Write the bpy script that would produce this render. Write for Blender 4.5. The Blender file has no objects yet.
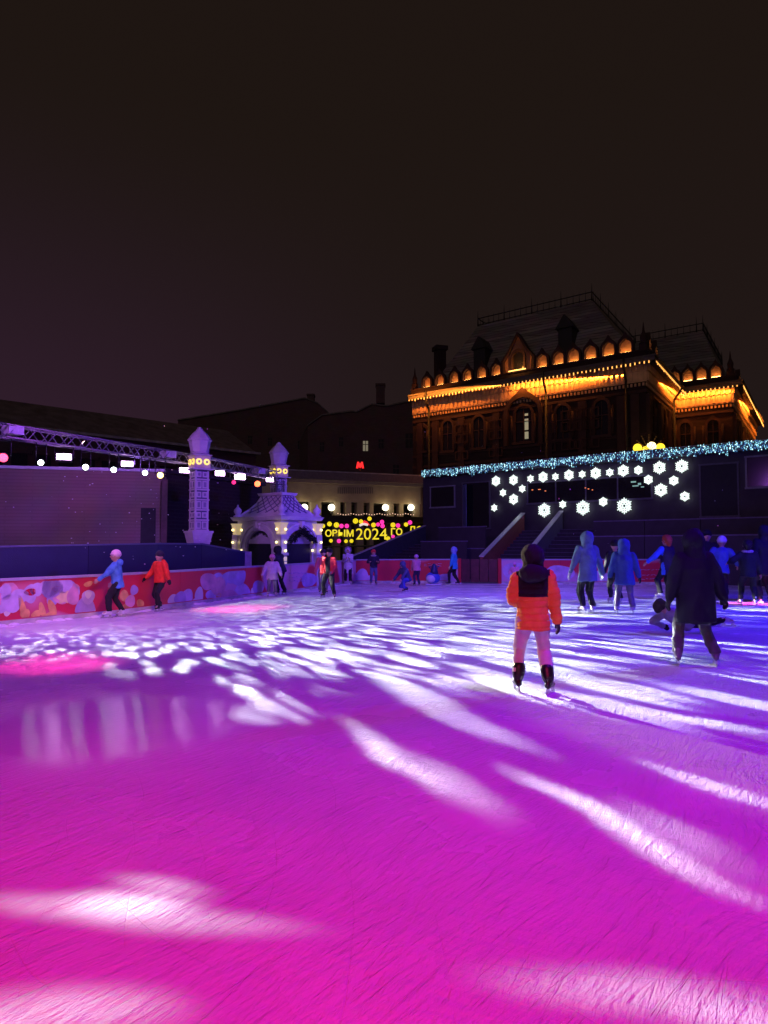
import bpy, bmesh, math, random
from mathutils import Vector, Matrix, noise as mnoise

SC = bpy.context.scene
C = SC.collection
R = math.radians
random.seed(7)

# ------------------------------------------------------------------ camera
FPX, HORIZON, EYE = 700.0, 547.0, 1.55
PITCH = math.atan((HORIZON - 512.0) / FPX)
cam_d = bpy.data.cameras.new('camera')
cam = bpy.data.objects.new('camera', cam_d); C.objects.link(cam)
cam.location = (0, 0, EYE)
cam.rotation_euler = (R(90) + PITCH, 0, 0)
cam_d.sensor_fit = 'VERTICAL'; cam_d.sensor_height = 36.0
cam_d.lens = 36.0 * FPX / 1024.0
cam_d.clip_start = 0.05; cam_d.clip_end = 2000
SC.camera = cam

# ------------------------------------------------------------------ render and view
SC.view_settings.view_transform = 'Standard'
SC.view_settings.look = 'None'
SC.view_settings.exposure = 0.0
SC.view_settings.gamma = 1.0
SC.view_settings.use_curve_mapping = False
SC.cycles.use_denoising = True
SC.cycles.max_bounces = 5
SC.cycles.diffuse_bounces = 2
SC.cycles.glossy_bounces = 3
SC.cycles.sample_clamp_indirect = 4.0

# ------------------------------------------------------------------ night sky (city glow on low cloud)
W = bpy.data.worlds.new('World'); SC.world = W; W.use_nodes = True
nt = W.node_tree; nt.nodes.clear()
out = nt.nodes.new('ShaderNodeOutputWorld'); bg = nt.nodes.new('ShaderNodeBackground')
tc = nt.nodes.new('ShaderNodeTexCoord'); sx = nt.nodes.new('ShaderNodeSeparateXYZ')
rmp = nt.nodes.new('ShaderNodeValToRGB'); nz_ = nt.nodes.new('ShaderNodeTexNoise'); nz_.inputs['Scale'].default_value = 1.6
nz_.inputs['Detail'].default_value = 3.0
mx = nt.nodes.new('ShaderNodeMath'); mx.operation = 'MULTIPLY_ADD'; mx.inputs[1].default_value = 0.34
nt.links.new(tc.outputs['Generated'], sx.inputs[0]); nt.links.new(tc.outputs['Generated'], nz_.inputs['Vector'])
nt.links.new(nz_.outputs['Fac'], mx.inputs[0]); nt.links.new(sx.outputs['Z'], mx.inputs[2]); nt.links.new(mx.outputs[0], rmp.inputs[0])
cr = rmp.color_ramp
cr.elements[0].position = 0.0; cr.elements[0].color = (0.0125, 0.0062, 0.0105, 1)
cr.elements[1].position = 0.75; cr.elements[1].color = (0.0128, 0.0078, 0.0060, 1)
e = cr.elements.new(0.32); e.color = (0.0150, 0.0088, 0.0085, 1)
# the stage end of the sky carries a violet glow
gx_ = nt.nodes.new('ShaderNodeMapRange'); gx_.interpolation_type = 'SMOOTHSTEP'; nt.links.new(sx.outputs['X'], gx_.inputs['Value']); gx_.inputs['From Min'].default_value = 0.15; gx_.inputs['From Max'].default_value = -0.55
gz_ = nt.nodes.new('ShaderNodeMapRange'); gz_.interpolation_type = 'SMOOTHSTEP'; nt.links.new(sx.outputs['Z'], gz_.inputs['Value']); gz_.inputs['From Min'].default_value = 0.55; gz_.inputs['From Max'].default_value = 0.05
gm_ = nt.nodes.new('ShaderNodeMath'); gm_.operation = 'MULTIPLY'; nt.links.new(gx_.outputs[0], gm_.inputs[0]); nt.links.new(gz_.outputs[0], gm_.inputs[1])
gc_ = nt.nodes.new('ShaderNodeMix'); gc_.data_type = 'RGBA'; nt.links.new(gm_.outputs[0], gc_.inputs['Factor']); nt.links.new(rmp.outputs[0], gc_.inputs[6]); gc_.inputs[7].default_value = (0.030, 0.0125, 0.026, 1)
nt.links.new(gc_.outputs[2], bg.inputs['Color']); bg.inputs['Strength'].default_value = 1.0
nt.links.new(bg.outputs[0], out.inputs[0])

# added low fill for city ambient, aimed from behind the camera at facades
sd = bpy.data.lights.new('facade_fill', 'SUN'); sd.energy = 0.13; sd.angle = R(40); sd.color = (1.0, 0.78, 0.68)
so = bpy.data.objects.new('facade_fill', sd); C.objects.link(so); so.rotation_euler = (R(79), 0, R(-20))

# ------------------------------------------------------------------ picture to place
_ct, _st = math.cos(PITCH), math.sin(PITCH)
def ray(px, py):
    x, y = (px - 384.0) / FPX, (512.0 - py) / FPX
    return Vector((x, _ct - y * _st, _st + y * _ct))
def G(px, py, z=0.0):
    r = ray(px, py); t = (z - EYE) / r.z
    return Vector((r.x * t, r.y * t, z))
def P(px, py, Y):
    r = ray(px, py); t = Y / r.y
    return Vector((r.x * t, Y, EYE + r.z * t))
def on_plane(px, py, O, d):
    """point where the ray meets the vertical plane through O along d"""
    r = ray(px, py); n = Vector((-d[1], d[0]))
    t = (n.x * O[0] + n.y * O[1]) / (n.x * r.x + n.y * r.y)
    return Vector((r.x * t, r.y * t, EYE + r.z * t))

# ------------------------------------------------------------------ stage lighting
def lamp(name, typ, loc, color, energy, target=None, size=60, blend=0.6, radius=0.15):
    d = bpy.data.lights.new(name, typ); d.color = color; d.energy = energy; d.shadow_soft_size = radius
    o = bpy.data.objects.new(name, d); C.objects.link(o); o.location = loc
    if typ == 'SPOT': d.spot_size = R(size); d.spot_blend = blend
    if target is not None:
        o.rotation_euler = (Vector(target) - Vector(loc)).to_track_quat('-Z', 'Y').to_euler()
    return o

def streak(a, b, w, s=1.0, edge=0.55):
    """a beam patch on the ice from picture point a to b, w metres wide"""
    A, B = G(*a), G(*b); m = (A + B) / 2; d = B - A
    return (m.x, m.y, d.length / 2, w / 2, math.atan2(d.y, d.x), s, edge)

def gobo(name, loc, color, value, blobs=(), cells=None, regions=(), wob=0.12, rim=0.0):
    loc = (loc[0] + .30, loc[1] - .42, loc[2])
    """A stage projector: its slide is laid out on the plane it throws on."""
    Lx, Ly, Lz = loc
    o = lamp(name, 'POINT', loc, (1, 1, 1), value * 4 * math.pi ** 2 * Lz * Lz / 0.8, radius=0.05)
    d = o.data; d.use_nodes = True; t = d.node_tree; t.nodes.clear(); L = t.links.new
    def M(op, a, b=None, c=None):
        n = t.nodes.new('ShaderNodeMath'); n.operation = op
        for i, v in enumerate((a, b, c)):
            if v is None: continue
            if isinstance(v, (int, float)): n.inputs[i].default_value = v
            else: L(v, n.inputs[i])
        return n.outputs[0]
    tcn = t.nodes.new('ShaderNodeTexCoord'); sp = t.nodes.new('ShaderNodeSeparateXYZ'); L(tcn.outputs['Normal'], sp.inputs[0])
    nz = M('MAXIMUM', M('ABSOLUTE', sp.outputs['Z']), 0.02)
    sgn = M('SIGN', sp.outputs['Z'])
    rx = M('DIVIDE', M('MULTIPLY', sp.outputs['X'], sgn), nz); ry = M('DIVIDE', M('MULTIPLY', sp.outputs['Y'], sgn), nz)
    gx = M('MULTIPLY_ADD', rx, -Lz, Lx); gy = M('MULTIPLY_ADD', ry, -Lz, Ly)
    cb = t.nodes.new('ShaderNodeCombineXYZ'); L(gx, cb.inputs[0]); L(gy, cb.inputs[1]); g0 = cb.outputs[0]
    no = t.nodes.new('ShaderNodeTexNoise'); no.inputs['Scale'].default_value = 0.9; no.inputs['Detail'].default_value = 2.5; L(g0, no.inputs['Vector'])
    vm = t.nodes.new('ShaderNodeVectorMath'); vm.operation = 'MULTIPLY_ADD'
    L(no.outputs['Color'], vm.inputs[0]); vm.inputs[1].default_value = (wob * 4,) * 3; L(g0, vm.inputs[2])
    off = t.nodes.new('ShaderNodeVectorMath'); off.operation = 'SUBTRACT'; L(vm.outputs[0], off.inputs[0]); off.inputs[1].default_value = (wob * 2,) * 3
    sc2 = t.nodes.new('ShaderNodeVectorMath'); sc2.operation = 'MULTIPLY'; L(off.outputs[0], sc2.inputs[0]); sc2.inputs[1].default_value = (1, 1, 0)
    g = sc2.outputs[0]
    def blob(x, y, a, b, ang, s, edge):
        mp = t.nodes.new('ShaderNodeMapping'); mp.vector_type = 'TEXTURE'; L(g, mp.inputs['Vector'])
        mp.inputs['Location'].default_value = (x, y, 0); mp.inputs['Rotation'].default_value = (0, 0, ang); mp.inputs['Scale'].default_value = (a, b, 1)
        ln = t.nodes.new('ShaderNodeVectorMath'); ln.operation = 'LENGTH'; L(mp.outputs[0], ln.inputs[0])
        mr = t.nodes.new('ShaderNodeMapRange'); mr.interpolation_type = 'SMOOTHSTEP'; L(ln.outputs['Value'], mr.inputs['Value'])
        mr.inputs['From Min'].default_value = 1.0; mr.inputs['From Max'].default_value = 1.0 - edge
        mr.inputs['To Min'].default_value = 0.0; mr.inputs['To Max'].default_value = s
        return mr.outputs[0]
    total = None
    for bb in blobs:
        v = blob(*bb); total = v if total is None else M('MAXIMUM', total, v)
    if cells:
        # leaf shapes of the slide, spread in the lamp's own angles
        ka, ke, thr = cells
        az = M('ARCTAN2', M('SUBTRACT', gy, Ly), M('SUBTRACT', gx, Lx)); el = M('ARCSINE', nz)
        cc = t.nodes.new('ShaderNodeCombineXYZ'); L(M('MULTIPLY', az, ka), cc.inputs[0]); L(M('MULTIPLY', el, ke), cc.inputs[1])
        dn = t.nodes.new('ShaderNodeTexNoise'); dn.inputs['Scale'].default_value = 1.3; L(cc.outputs[0], dn.inputs['Vector'])
        da = t.nodes.new('ShaderNodeVectorMath'); da.operation = 'MULTIPLY_ADD'; L(dn.outputs['Color'], da.inputs[0]); da.inputs[1].default_value = (0.5, 0.5, 0.5); L(cc.outputs[0], da.inputs[2])
        vo = t.nodes.new('ShaderNodeTexVoronoi'); vo.feature = 'F1'; vo.voronoi_dimensions = '2D'; vo.inputs['Scale'].default_value = 1.0; L(da.outputs[0], vo.inputs['Vector'])
        vs = t.nodes.new('ShaderNodeSeparateColor'); L(vo.outputs['Color'], vs.inputs[0])
        mr = t.nodes.new('ShaderNodeMapRange'); mr.interpolation_type = 'SMOOTHSTEP'; L(vo.outputs['Distance'], mr.inputs['Value'])
        mr.inputs['From Min'].default_value = thr; mr.inputs['From Max'].default_value = thr * 0.55
        br = M('MULTIPLY', mr.outputs[0], M('MULTIPLY', M('GREATER_THAN', vs.outputs[1], 0.22), M('MULTIPLY_ADD', vs.outputs[0], 1.0, 0.35)))
        reg = None
        for rr in regions:
            v = blob(*rr); reg = v if reg is None else M('MAXIMUM', reg, v)
        v = M('MULTIPLY', br, reg); total = v if total is None else M('MAXIMUM', total, v)
    comp = M('DIVIDE', 1.0, M('POWER', nz, 3.0))
    fade = t.nodes.new('ShaderNodeMapRange'); L(nz, fade.inputs['Value']); fade.inputs['From Min'].default_value = 0.055; fade.inputs['From Max'].default_value = 0.09
    down = M('LESS_THAN', sp.outputs['Z'], 0.0)
    st = M('MULTIPLY', M('MULTIPLY', M('MULTIPLY', total, comp), fade.outputs[0]), down)
    em = t.nodes.new('ShaderNodeEmission'); em.inputs['Color'].default_value = (*color, 1); L(st, em.inputs['Strength'])
    ou = t.nodes.new('ShaderNodeOutputLight'); L(em.outputs[0], ou.inputs[0])
    return o

# truss line (plan points) and height of its lower chords
TRUSS = [Vector((-11.6, 12.2)), Vector((-8.95, 16.3)), Vector((-5.86, 22.0)), Vector((-4.15, 26.6))]
TZ = 4.12
def truss_at(px):
    for a, b in zip(TRUSS, TRUSS[1:]):
        for k in range(101):
            p = a.lerp(b, k / 100)
            if 384 + 700 * p.x / p.y >= px: return p
    return TRUSS[-1]
_l1 = truss_at(158); _l2 = truss_at(112); _l3 = truss_at(226); _l4 = truss_at(39); _l5 = truss_at(200)

WHITE = (0.93, 0.97, 1.0)
gobo('projector_streaks', (_l1.x, _l1.y, TZ - 0.35), WHITE, 1.0, blobs=[
    streak((322, 708), (505, 838), 0.34, 1.0, .9), streak((395, 745), (500, 830), 0.5, .35), streak((490, 756), (800, 912), 0.34, 1.15, .85), streak((600, 785), (790, 885), 0.30, .3, .9),
    streak((560, 690), (800, 742), 0.32, 0.9), streak((640, 760), (800, 815), 0.22, 0.55),
    streak((222, 684), (262, 704), 0.30, 0.7), streak((246, 698), (282, 716), 0.40, 1.0), streak((268, 690), (318, 716), 0.20, 0.5), streak((240, 706), (252, 722), 0.3, .5), streak((272, 704), (305, 724), 0.22, .6),
    streak((225, 716), (285, 722), 0.34, 0.8), streak((372, 672), (468, 720), 0.6, 0.8), streak((392, 690), (560, 762), 0.5, 0.5),
    streak((445, 668), (640, 728), 0.4, 0.6)], wob=0.16)
gobo('projector_leaves', (_l2.x, _l2.y, TZ - 0.35), WHITE, 1.15, cells=(42.0, 34.0, 0.48),
     regions=[streak((170, 628), (620, 668), 8.0, 1.6, .6), streak((200, 600), (700, 622), 11.0, 1.25, .35)], wob=0.10)
gobo('projector_leaves', (_l5.x, _l5.y, TZ - 0.35), WHITE, 1.0, cells=(44.0, 34.0, 0.46),
     regions=[streak((230, 622), (760, 680), 8.5, 1.5, .5)], wob=0.14)
gobo('projector_rays', (_l3.x, _l3.y, TZ - 0.35), WHITE, 1.0, cells=(36.0, 30.0, 0.48),
     regions=[streak((400, 640), (1000, 700), 8.0, .95, .35), streak((480, 608), (900, 612), 8.0, 1.1, .35)], wob=0.10)
gobo('projector_near', (-8.6, 7.0, 4.4), (0.95, 0.97, 1.0), 1.0, blobs=[
    streak((30, 905), (225, 905), 0.36, 1.5, .95), streak((-60, 892), (350, 935), 0.30, .5, .8), streak((100, 875), (230, 892), 0.22, .5, .9),
    streak((-60, 1000), (210, 1015), 0.34, .5, .9), streak((-60, 1040), (60, 1010), 0.3, .9, .9), streak((440, 972), (860, 1012), 0.36, .36, .95), streak((600, 992), (860, 1030), 0.30, .5, .95),
    streak((-40, 700), (260, 690), 1.0, .0, .9)], wob=0.05)
gobo('projector_left_leaves', (_l4.x, _l4.y, TZ - 0.35), (1, .93, 1.0), 1.0, cells=(44.0, 30.0, 0.44),
     regions=[streak((-60, 634), (280, 642), 5.4, .85, .7)], wob=0.10)
gobo('projector_pink', (_l3.x - .3, _l3.y - .4, TZ - 0.35), (1.0, 0.03, 0.28), 1.25, blobs=[
    streak((-40, 672), (130, 655), 2.6, 1.0, .8), streak((205, 606), (285, 610), 3.4, 1.0, .8), streak((715, 602), (800, 606), 1.6, 1.5, .4)], wob=0.10)
gobo('projector_warm', (-8.6, 19.0, 4.6), (1.0, 0.55, 0.28), 0.55, blobs=[
    streak((215, 613), (285, 616), 2.0, 1.0, .8), streak((715, 603), (800, 607), 1.2, 1.0, .4)], wob=0.10)
# colour washes from unseen lamps, inferred from the tints on the ice
lamp('wash_magenta', 'SPOT', (-0.6, -0.6, 6.0), (1.0, 0.001, 0.13), 1950, (-0.4, 3.2, 0), 84, 1.0, 0.3)
lamp('wash_violet', 'SPOT', (3.6, 6.0, 7.0), (0.26, 0.002, 1.0), 1500, (1.2, 6.8, 0), 150, 0.9, 0.3)
lamp('wash_blue', 'SPOT', (12.0, 14.0, 7.5), (0.045, 0.004, 1.0), 5200, (7.0, 16.0, 0), 140, 0.9, 0.3)
lamp('wash_far', 'SPOT', (4.0, 21.0, 7.5), (0.24, 0.10, 1.0), 2400, (3.0, 28.0, 0), 130, 0.9, 0.3)
lamp('wash_lilac', 'SPOT', (-6.6, 11.5, 6.5), (0.50, 0.12, 1.0), 1700, (-5.0, 18.5, 0), 140, 0.9, 0.3)
# the yellow lamp on the truss follows the skater in orange
_og = G(534, 694)
lamp('follow_spot', 'SPOT', (_l1.x, _l1.y - .1, TZ - .4), (1.0, .78, .42), 8500, (_og.x - .25, _og.y, .95), 7.5, .7, .08)
lamp('follow_spot', 'SPOT', (_l3.x, _l3.y - .1, TZ - .4), (.80, .95, 1.0), 4200, (5.0, 16.4, 1.0), 10, .9, .08)
lamp('side_spot', 'SPOT', (-5.0, 13.0, 5.0), (.85, .95, 1.0), 800, (2.6, 8.6, .3), 24, .9, .08)
lamp('board_warm', 'SPOT', (-1.5, 9.5, 4.6), (1.0, .42, .30), 1100, (-7.0, 15.6, .45), 46, 1.0, .2)
lamp('wall_wash', 'SPOT', (-9.6, 17.6, 3.9), (.42, .18, 1.0), 300, (-11.2, 22.3, 2.9), 120, 1.0, .2)
lamp('wall_wash', 'SPOT', (-7.0, 19.6, 3.9), (.42, .18, 1.0), 210, (-8.6, 23.0, 2.9), 120, 1.0, .2)

# ------------------------------------------------------------------ materials
MATS = {}
def mat(name, col, rough=0.7, var=0.18, scale=6.0, bump=0.15, bscale=30.0, metal=0.0, spec=0.4, emit=None, estr=0.0, snow=0.0):
    if name in MATS: return MATS[name]
    m = bpy.data.materials.new(name); m.use_nodes = True; MATS[name] = m
    t = m.node_tree; b = t.nodes['Principled BSDF']; L = t.links.new
    b.inputs['Roughness'].default_value = rough; b.inputs['Metallic'].default_value = metal
    b.inputs['Specular IOR Level'].default_value = spec
    tcn = t.nodes.new('ShaderNodeTexCoord')
    n = t.nodes.new('ShaderNodeTexNoise'); n.inputs['Scale'].default_value = scale; n.inputs['Detail'].default_value = 5; L(tcn.outputs['Object'], n.inputs['Vector'])
    r = t.nodes.new('ShaderNodeValToRGB'); L(n.outputs['Fac'], r.inputs[0])
    r.color_ramp.elements[0].position = 0.3; r.color_ramp.elements[1].position = 0.7
    r.color_ramp.elements[0].color = tuple(max(0, c * (1 - var)) for c in col) + (1,)
    r.color_ramp.elements[1].color = tuple(min(1, c * (1 + var)) for c in col) + (1,)
    src = r.outputs[0]
    if snow > 0:   # snow lying on upward faces
        ge = t.nodes.new('ShaderNodeNewGeometry'); s = t.nodes.new('ShaderNodeSeparateXYZ'); L(ge.outputs['Normal'], s.inputs[0])
        n3 = t.nodes.new('ShaderNodeTexNoise'); n3.inputs['Scale'].default_value = 2.5; L(tcn.outputs['Object'], n3.inputs['Vector'])
        ad = t.nodes.new('ShaderNodeMath'); ad.operation = 'MULTIPLY_ADD'; L(n3.outputs['Fac'], ad.inputs[0]); ad.inputs[1].default_value = 0.5; L(s.outputs['Z'], ad.inputs[2])
        mr = t.nodes.new('ShaderNodeMapRange'); L(ad.outputs[0], mr.inputs['Value']); mr.inputs['From Min'].default_value = 1.2 - snow; mr.inputs['From Max'].default_value = 1.3 - snow
        mix = t.nodes.new('ShaderNodeMix'); mix.data_type = 'RGBA'; L(mr.outputs[0], mix.inputs['Factor']); L(src, mix.inputs[6]); mix.inputs[7].default_value = (.8, .81, .84, 1)
        src = mix.outputs[2]
    L(src, b.inputs['Base Color'])
    if bump:
        n2 = t.nodes.new('ShaderNodeTexNoise'); n2.inputs['Scale'].default_value = bscale; n2.inputs['Detail'].default_value = 4; L(tcn.outputs['Object'], n2.inputs['Vector'])
        bp = t.nodes.new('ShaderNodeBump'); bp.inputs['Strength'].default_value = bump; bp.inputs['Distance'].default_value = 0.02
        L(n2.outputs['Fac'], bp.inputs['Height']); L(bp.outputs[0], b.inputs['Normal'])
    if emit:
        b.inputs['Emission Color'].default_value = (*emit, 1); b.inputs['Emission Strength'].default_value = estr
    return m

def glow(name, col, s):
    if name in MATS: return MATS[name]
    m = bpy.data.materials.new(name); m.use_nodes = True; MATS[name] = m
    t = m.node_tree; b = t.nodes['Principled BSDF']
    b.inputs['Base Color'].default_value = (*[c * .5 + .2 for c in col], 1); b.inputs['Roughness'].default_value = .3
    b.inputs['Emission Color'].default_value = (*col, 1); b.inputs['Emission Strength'].default_value = s
    return m

def brick_mat(name, c1, c2, mortar, scale=1.0, rough=.85, bw=.5, bh=.16, bmp=.5):
    m = bpy.data.materials.new(name); m.use_nodes = True; MATS[name] = m
    t = m.node_tree; b = t.nodes['Principled BSDF']; L = t.links.new; b.inputs['Roughness'].default_value = rough
    tcn = t.nodes.new('ShaderNodeTexCoord'); s = t.nodes.new('ShaderNodeSeparateXYZ'); L(tcn.outputs['Object'], s.inputs[0])
    a = t.nodes.new('ShaderNodeMath'); a.operation = 'ADD'; L(s.outputs['X'], a.inputs[0]); L(s.outputs['Y'], a.inputs[1])
    cb = t.nodes.new('ShaderNodeCombineXYZ'); L(a.outputs[0], cb.inputs[0]); L(s.outputs['Z'], cb.inputs[1])
    k = t.nodes.new('ShaderNodeTexBrick'); L(cb.outputs[0], k.inputs['Vector']); k.inputs['Scale'].default_value = scale
    k.inputs['Color1'].default_value = (*c1, 1); k.inputs['Color2'].default_value = (*c2, 1); k.inputs['Mortar'].default_value = (*mortar, 1)
    k.inputs['Mortar Size'].default_value = .02; k.inputs['Brick Width'].default_value = bw; k.inputs['Row Height'].default_value = bh
    n = t.nodes.new('ShaderNodeTexNoise'); n.inputs['Scale'].default_value = .8; n.inputs['Detail'].default_value = 6; L(tcn.outputs['Object'], n.inputs['Vector'])
    mx = t.nodes.new('ShaderNodeMix'); mx.data_type = 'RGBA'; mx.blend_type = 'MULTIPLY'; mx.inputs['Factor'].default_value = .6
    L(k.outputs['Color'], mx.inputs[6]); L(n.outputs['Color'], mx.inputs[7]); L(mx.outputs[2], b.inputs['Base Color'])
    bp = t.nodes.new('ShaderNodeBump'); bp.inputs['Strength'].default_value = bmp; bp.inputs['Distance'].default_value = .02; bp.invert = True
    L(k.outputs['Fac'], bp.inputs['Height']); L(bp.outputs[0], b.inputs['Normal'])
    return m

# ------------------------------------------------------------------ mesh collector
def wloc(o):
    v = Vector((0, 0, 0))
    while o is not None: v += o.location; o = o.parent
    return v
class MB:
    def __init__(s): s.v = []; s.f = []; s.m = []; s.sm = []
    def add(s, vs, fs, mi=0, smooth=False):
        k = len(s.v); s.v += [Vector(p) for p in vs]
        for f in fs: s.f.append([i + k for i in f]); s.m.append(mi); s.sm.append(smooth)
        return s
    def box(s, c, d, rz=0.0, mi=0, rot=None):
        x, y, z = d[0] / 2, d[1] / 2, d[2] / 2
        M = rot if rot is not None else Matrix.Rotation(rz, 3, 'Z')
        vs = [Vector(c) + M @ Vector((a * x, b * y, e * z)) for a in (-1, 1) for b in (-1, 1) for e in (-1, 1)]
        return s.add(vs, [(0, 1, 3, 2), (4, 6, 7, 5), (0, 4, 5, 1), (2, 3, 7, 6), (0, 2, 6, 4), (1, 5, 7, 3)], mi)
    def slab(s, a, b, z0, z1, th, mi=0, off=0.0, z0b=None, z1b=None):
        """upright wall along plan points a-b, th thick, off = shift to the left normal; z may slope"""
        a, b = Vector((a[0], a[1])), Vector((b[0], b[1])); d = (b - a).normalized(); n = Vector((-d.y, d.x))
        z0b = z0 if z0b is None else z0b; z1b = z1 if z1b is None else z1b
        p = [a + n * (off - th / 2), b + n * (off - th / 2), b + n * (off + th / 2), a + n * (off + th / 2)]
        lo = [z0, z0b, z0b, z0]; hi = [z1, z1b, z1b, z1]
        vs = [(q.x, q.y, z) for q, z in zip(p, lo)] + [(q.x, q.y, z) for q, z in zip(p, hi)]
        return s.add(vs, [(0, 3, 2, 1), (4, 5, 6, 7), (0, 1, 5, 4), (1, 2, 6, 5), (2, 3, 7, 6), (3, 0, 4, 7)], mi)
    def prism(s, base, top, mi=0, cap=True):
        n = len(base); vs = list(base) + list(top)
        fs = [(i, (i + 1) % n, n + (i + 1) % n, n + i) for i in range(n)]
        if cap: fs += [tuple(range(n))[::-1], tuple(range(n, 2 * n))]
        return s.add(vs, fs, mi)
    def tube(s, a, b, r0, r1=None, n=8, mi=0, smooth=True, ends=True):
        a, b = Vector(a), Vector(b); r1 = r0 if r1 is None else r1
        d = (b - a); 
        if d.length < 1e-6: return s
        q = d.to_track_quat('Z', 'Y')
        vs = [a + q @ Vector((math.cos(t) * r0, math.sin(t) * r0, 0)) for t in [2 * math.pi * i / n for i in range(n)]]
        vs += [b + q @ Vector((math.cos(t) * r1, math.sin(t) * r1, 0)) for t in [2 * math.pi * i / n for i in range(n)]]
        s.add(vs, [(i, (i + 1) % n, n + (i + 1) % n, n + i) for i in range(n)], mi, smooth)
        k = len(s.v) - 2 * n
        if ends:
            s.f.append([k + i for i in range(n)][::-1]); s.m.append(mi); s.sm.append(False)
            s.f.append([k + n + i for i in range(n)]); s.m.append(mi); s.sm.append(False)
        return s
    def lathe(s, c, prof, n=16, mi=0, smooth=True, ph=0.0, sq=(1, 1)):
        c = Vector(c); vs = []; fs = []
        for (r, z) in prof:
            for i in range(n):
                t = 2 * math.pi * i / n + ph; vs.append(c + Vector((math.cos(t) * r * sq[0], math.sin(t) * r * sq[1], z)))
        for j in range(len(prof) - 1):
            for i in range(n): fs.append((j * n + i, j * n + (i + 1) % n, (j + 1) * n + (i + 1) % n, (j + 1) * n + i))
        s.add(vs, fs, mi, smooth); k = len(s.v) - len(vs)
        s.f.append([k + i for i in range(n)][::-1]); s.m.append(mi); s.sm.append(False)
        s.f.append([k + (len(prof) - 1) * n + i for i in range(n)]); s.m.append(mi); s.sm.append(False)
        return s
    def ball(s, c, r, mi=0, n=12, m=8, sc=(1, 1, 1), rot=None):
        c = Vector(c); vs = [c]; vs = []; fs = []
        M = rot if rot is not None else Matrix.Identity(3)
        for j in range(1, m):
            a = math.pi * j / m
            for i in range(n):
                t = 2 * math.pi * i / n
                vs.append(c + M @ Vector((r * sc[0] * math.sin(a) * math.cos(t), r * sc[1] * math.sin(a) * math.sin(t), r * sc[2] * math.cos(a))))
        top = len(vs); vs.append(c + M @ Vector((0, 0, r * sc[2]))); bot = len(vs); vs.append(c + M @ Vector((0, 0, -r * sc[2])))
        for j in range(m - 2):
            for i in range(n): fs.append((j * n + i, (j + 1) * n + i, (j + 1) * n + (i + 1) % n, j * n + (i + 1) % n))
        for i in range(n): fs.append((top, i, (i + 1) % n)); fs.append((bot, (m - 2) * n + (i + 1) % n, (m - 2) * n + i))
        return s.add(vs, fs, mi, True)
    def cap(s, a, b, r0, r1, n=12):
        """closed tapered capsule"""
        a, b = Vector(a), Vector(b); d = b - a
        if d.length < 1e-5: return s.ball(a, max(r0, r1))
        q = d.to_track_quat('Z', 'Y'); vs = []; fs = []; prof = []
        for k in range(1, 4): t = math.pi / 2 * k / 3; prof.append((a, -math.cos(t) * r0, math.sin(t) * r0))
        for k in range(0, 3): t = math.pi / 2 * k / 3; prof.append((b, math.sin(t) * r1, math.cos(t) * r1))
        for (o, z, r) in prof:
            for i in range(n): u = 2 * math.pi * i / n; vs.append(o + q @ Vector((math.cos(u) * r, math.sin(u) * r, z)))
        for j in range(len(prof) - 1):
            for i in range(n): fs.append((j * n + i, j * n + (i + 1) % n, (j + 1) * n + (i + 1) % n, (j + 1) * n + i))
        t0 = len(vs); vs.append(a + q @ Vector((0, 0, -r0))); t1 = len(vs); vs.append(b + q @ Vector((0, 0, r1)))
        for i in range(n): fs.append((t0, (i + 1) % n, i)); fs.append((t1, (len(prof) - 1) * n + i, (len(prof) - 1) * n + (i + 1) % n))
        return s.add(vs, fs, 0, True)
    def loft(s, secs, n=20, mi=0):
        """secs: (centre, right axis, forward axis, rx, ry)"""
        vs = []; fs = []
        for (c, ax, ay, rx, ry) in secs:
            for i in range(n): t = 2 * math.pi * i / n; vs.append(Vector(c) + ax * (math.cos(t) * rx) + ay * (math.sin(t) * ry))
        for j in range(len(secs) - 1):
            for i in range(n): fs.append((j * n + i, j * n + (i + 1) % n, (j + 1) * n + (i + 1) % n, (j + 1) * n + i))
        fs.append(tuple(range(n))[::-1]); fs.append(tuple((len(secs) - 1) * n + i for i in range(n)))
        return s.add(vs, fs, mi, True)
    def mesh(s, name, mats, shift=Vector((0, 0, 0))):
        me = bpy.data.meshes.new(name)
        me.from_pydata([tuple(p - shift) for p in s.v], [], s.f)
        mats = mats if isinstance(mats, (list, tuple)) else [mats]
        for m in mats: me.materials.append(m)
        me.polygons.foreach_set('material_index', [min(k, len(mats) - 1) for k in s.m]); me.polygons.foreach_set('use_smooth', s.sm)
        bm = bmesh.new(); bm.from_mesh(me); bmesh.ops.recalc_face_normals(bm, faces=bm.faces); bm.to_mesh(me); bm.free()
        me.update(); return me
    def build(s, name, mats, parent=None, bevel=0.0, loc=None):
        sh = wloc(parent) if parent is not None else (Vector(loc) if loc is not None else Vector((0, 0, 0)))
        o = bpy.data.objects.new(name, s.mesh(name, mats, sh)); C.objects.link(o)
        if parent is not None: o.parent = parent
        elif loc is not None: o.location = loc
        if bevel:
            b = o.modifiers.new('edge', 'BEVEL'); b.width = bevel; b.segments = 1; b.limit_method = 'ANGLE'
        return o
def tag(o, label=None, cat=None, group=None, kind=None):
    if label: o['label'] = label
    if cat: o['category'] = cat
    if group: o['group'] = group
    if kind: o['kind'] = kind
    return o
def empty(name, loc, label, cat, group=None):
    o = bpy.data.objects.new(name, None); C.objects.link(o); o.location = loc; o.empty_display_size = .2
    return tag(o, label, cat, group)
def V2(p): return Vector((p[0], p[1]))

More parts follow.
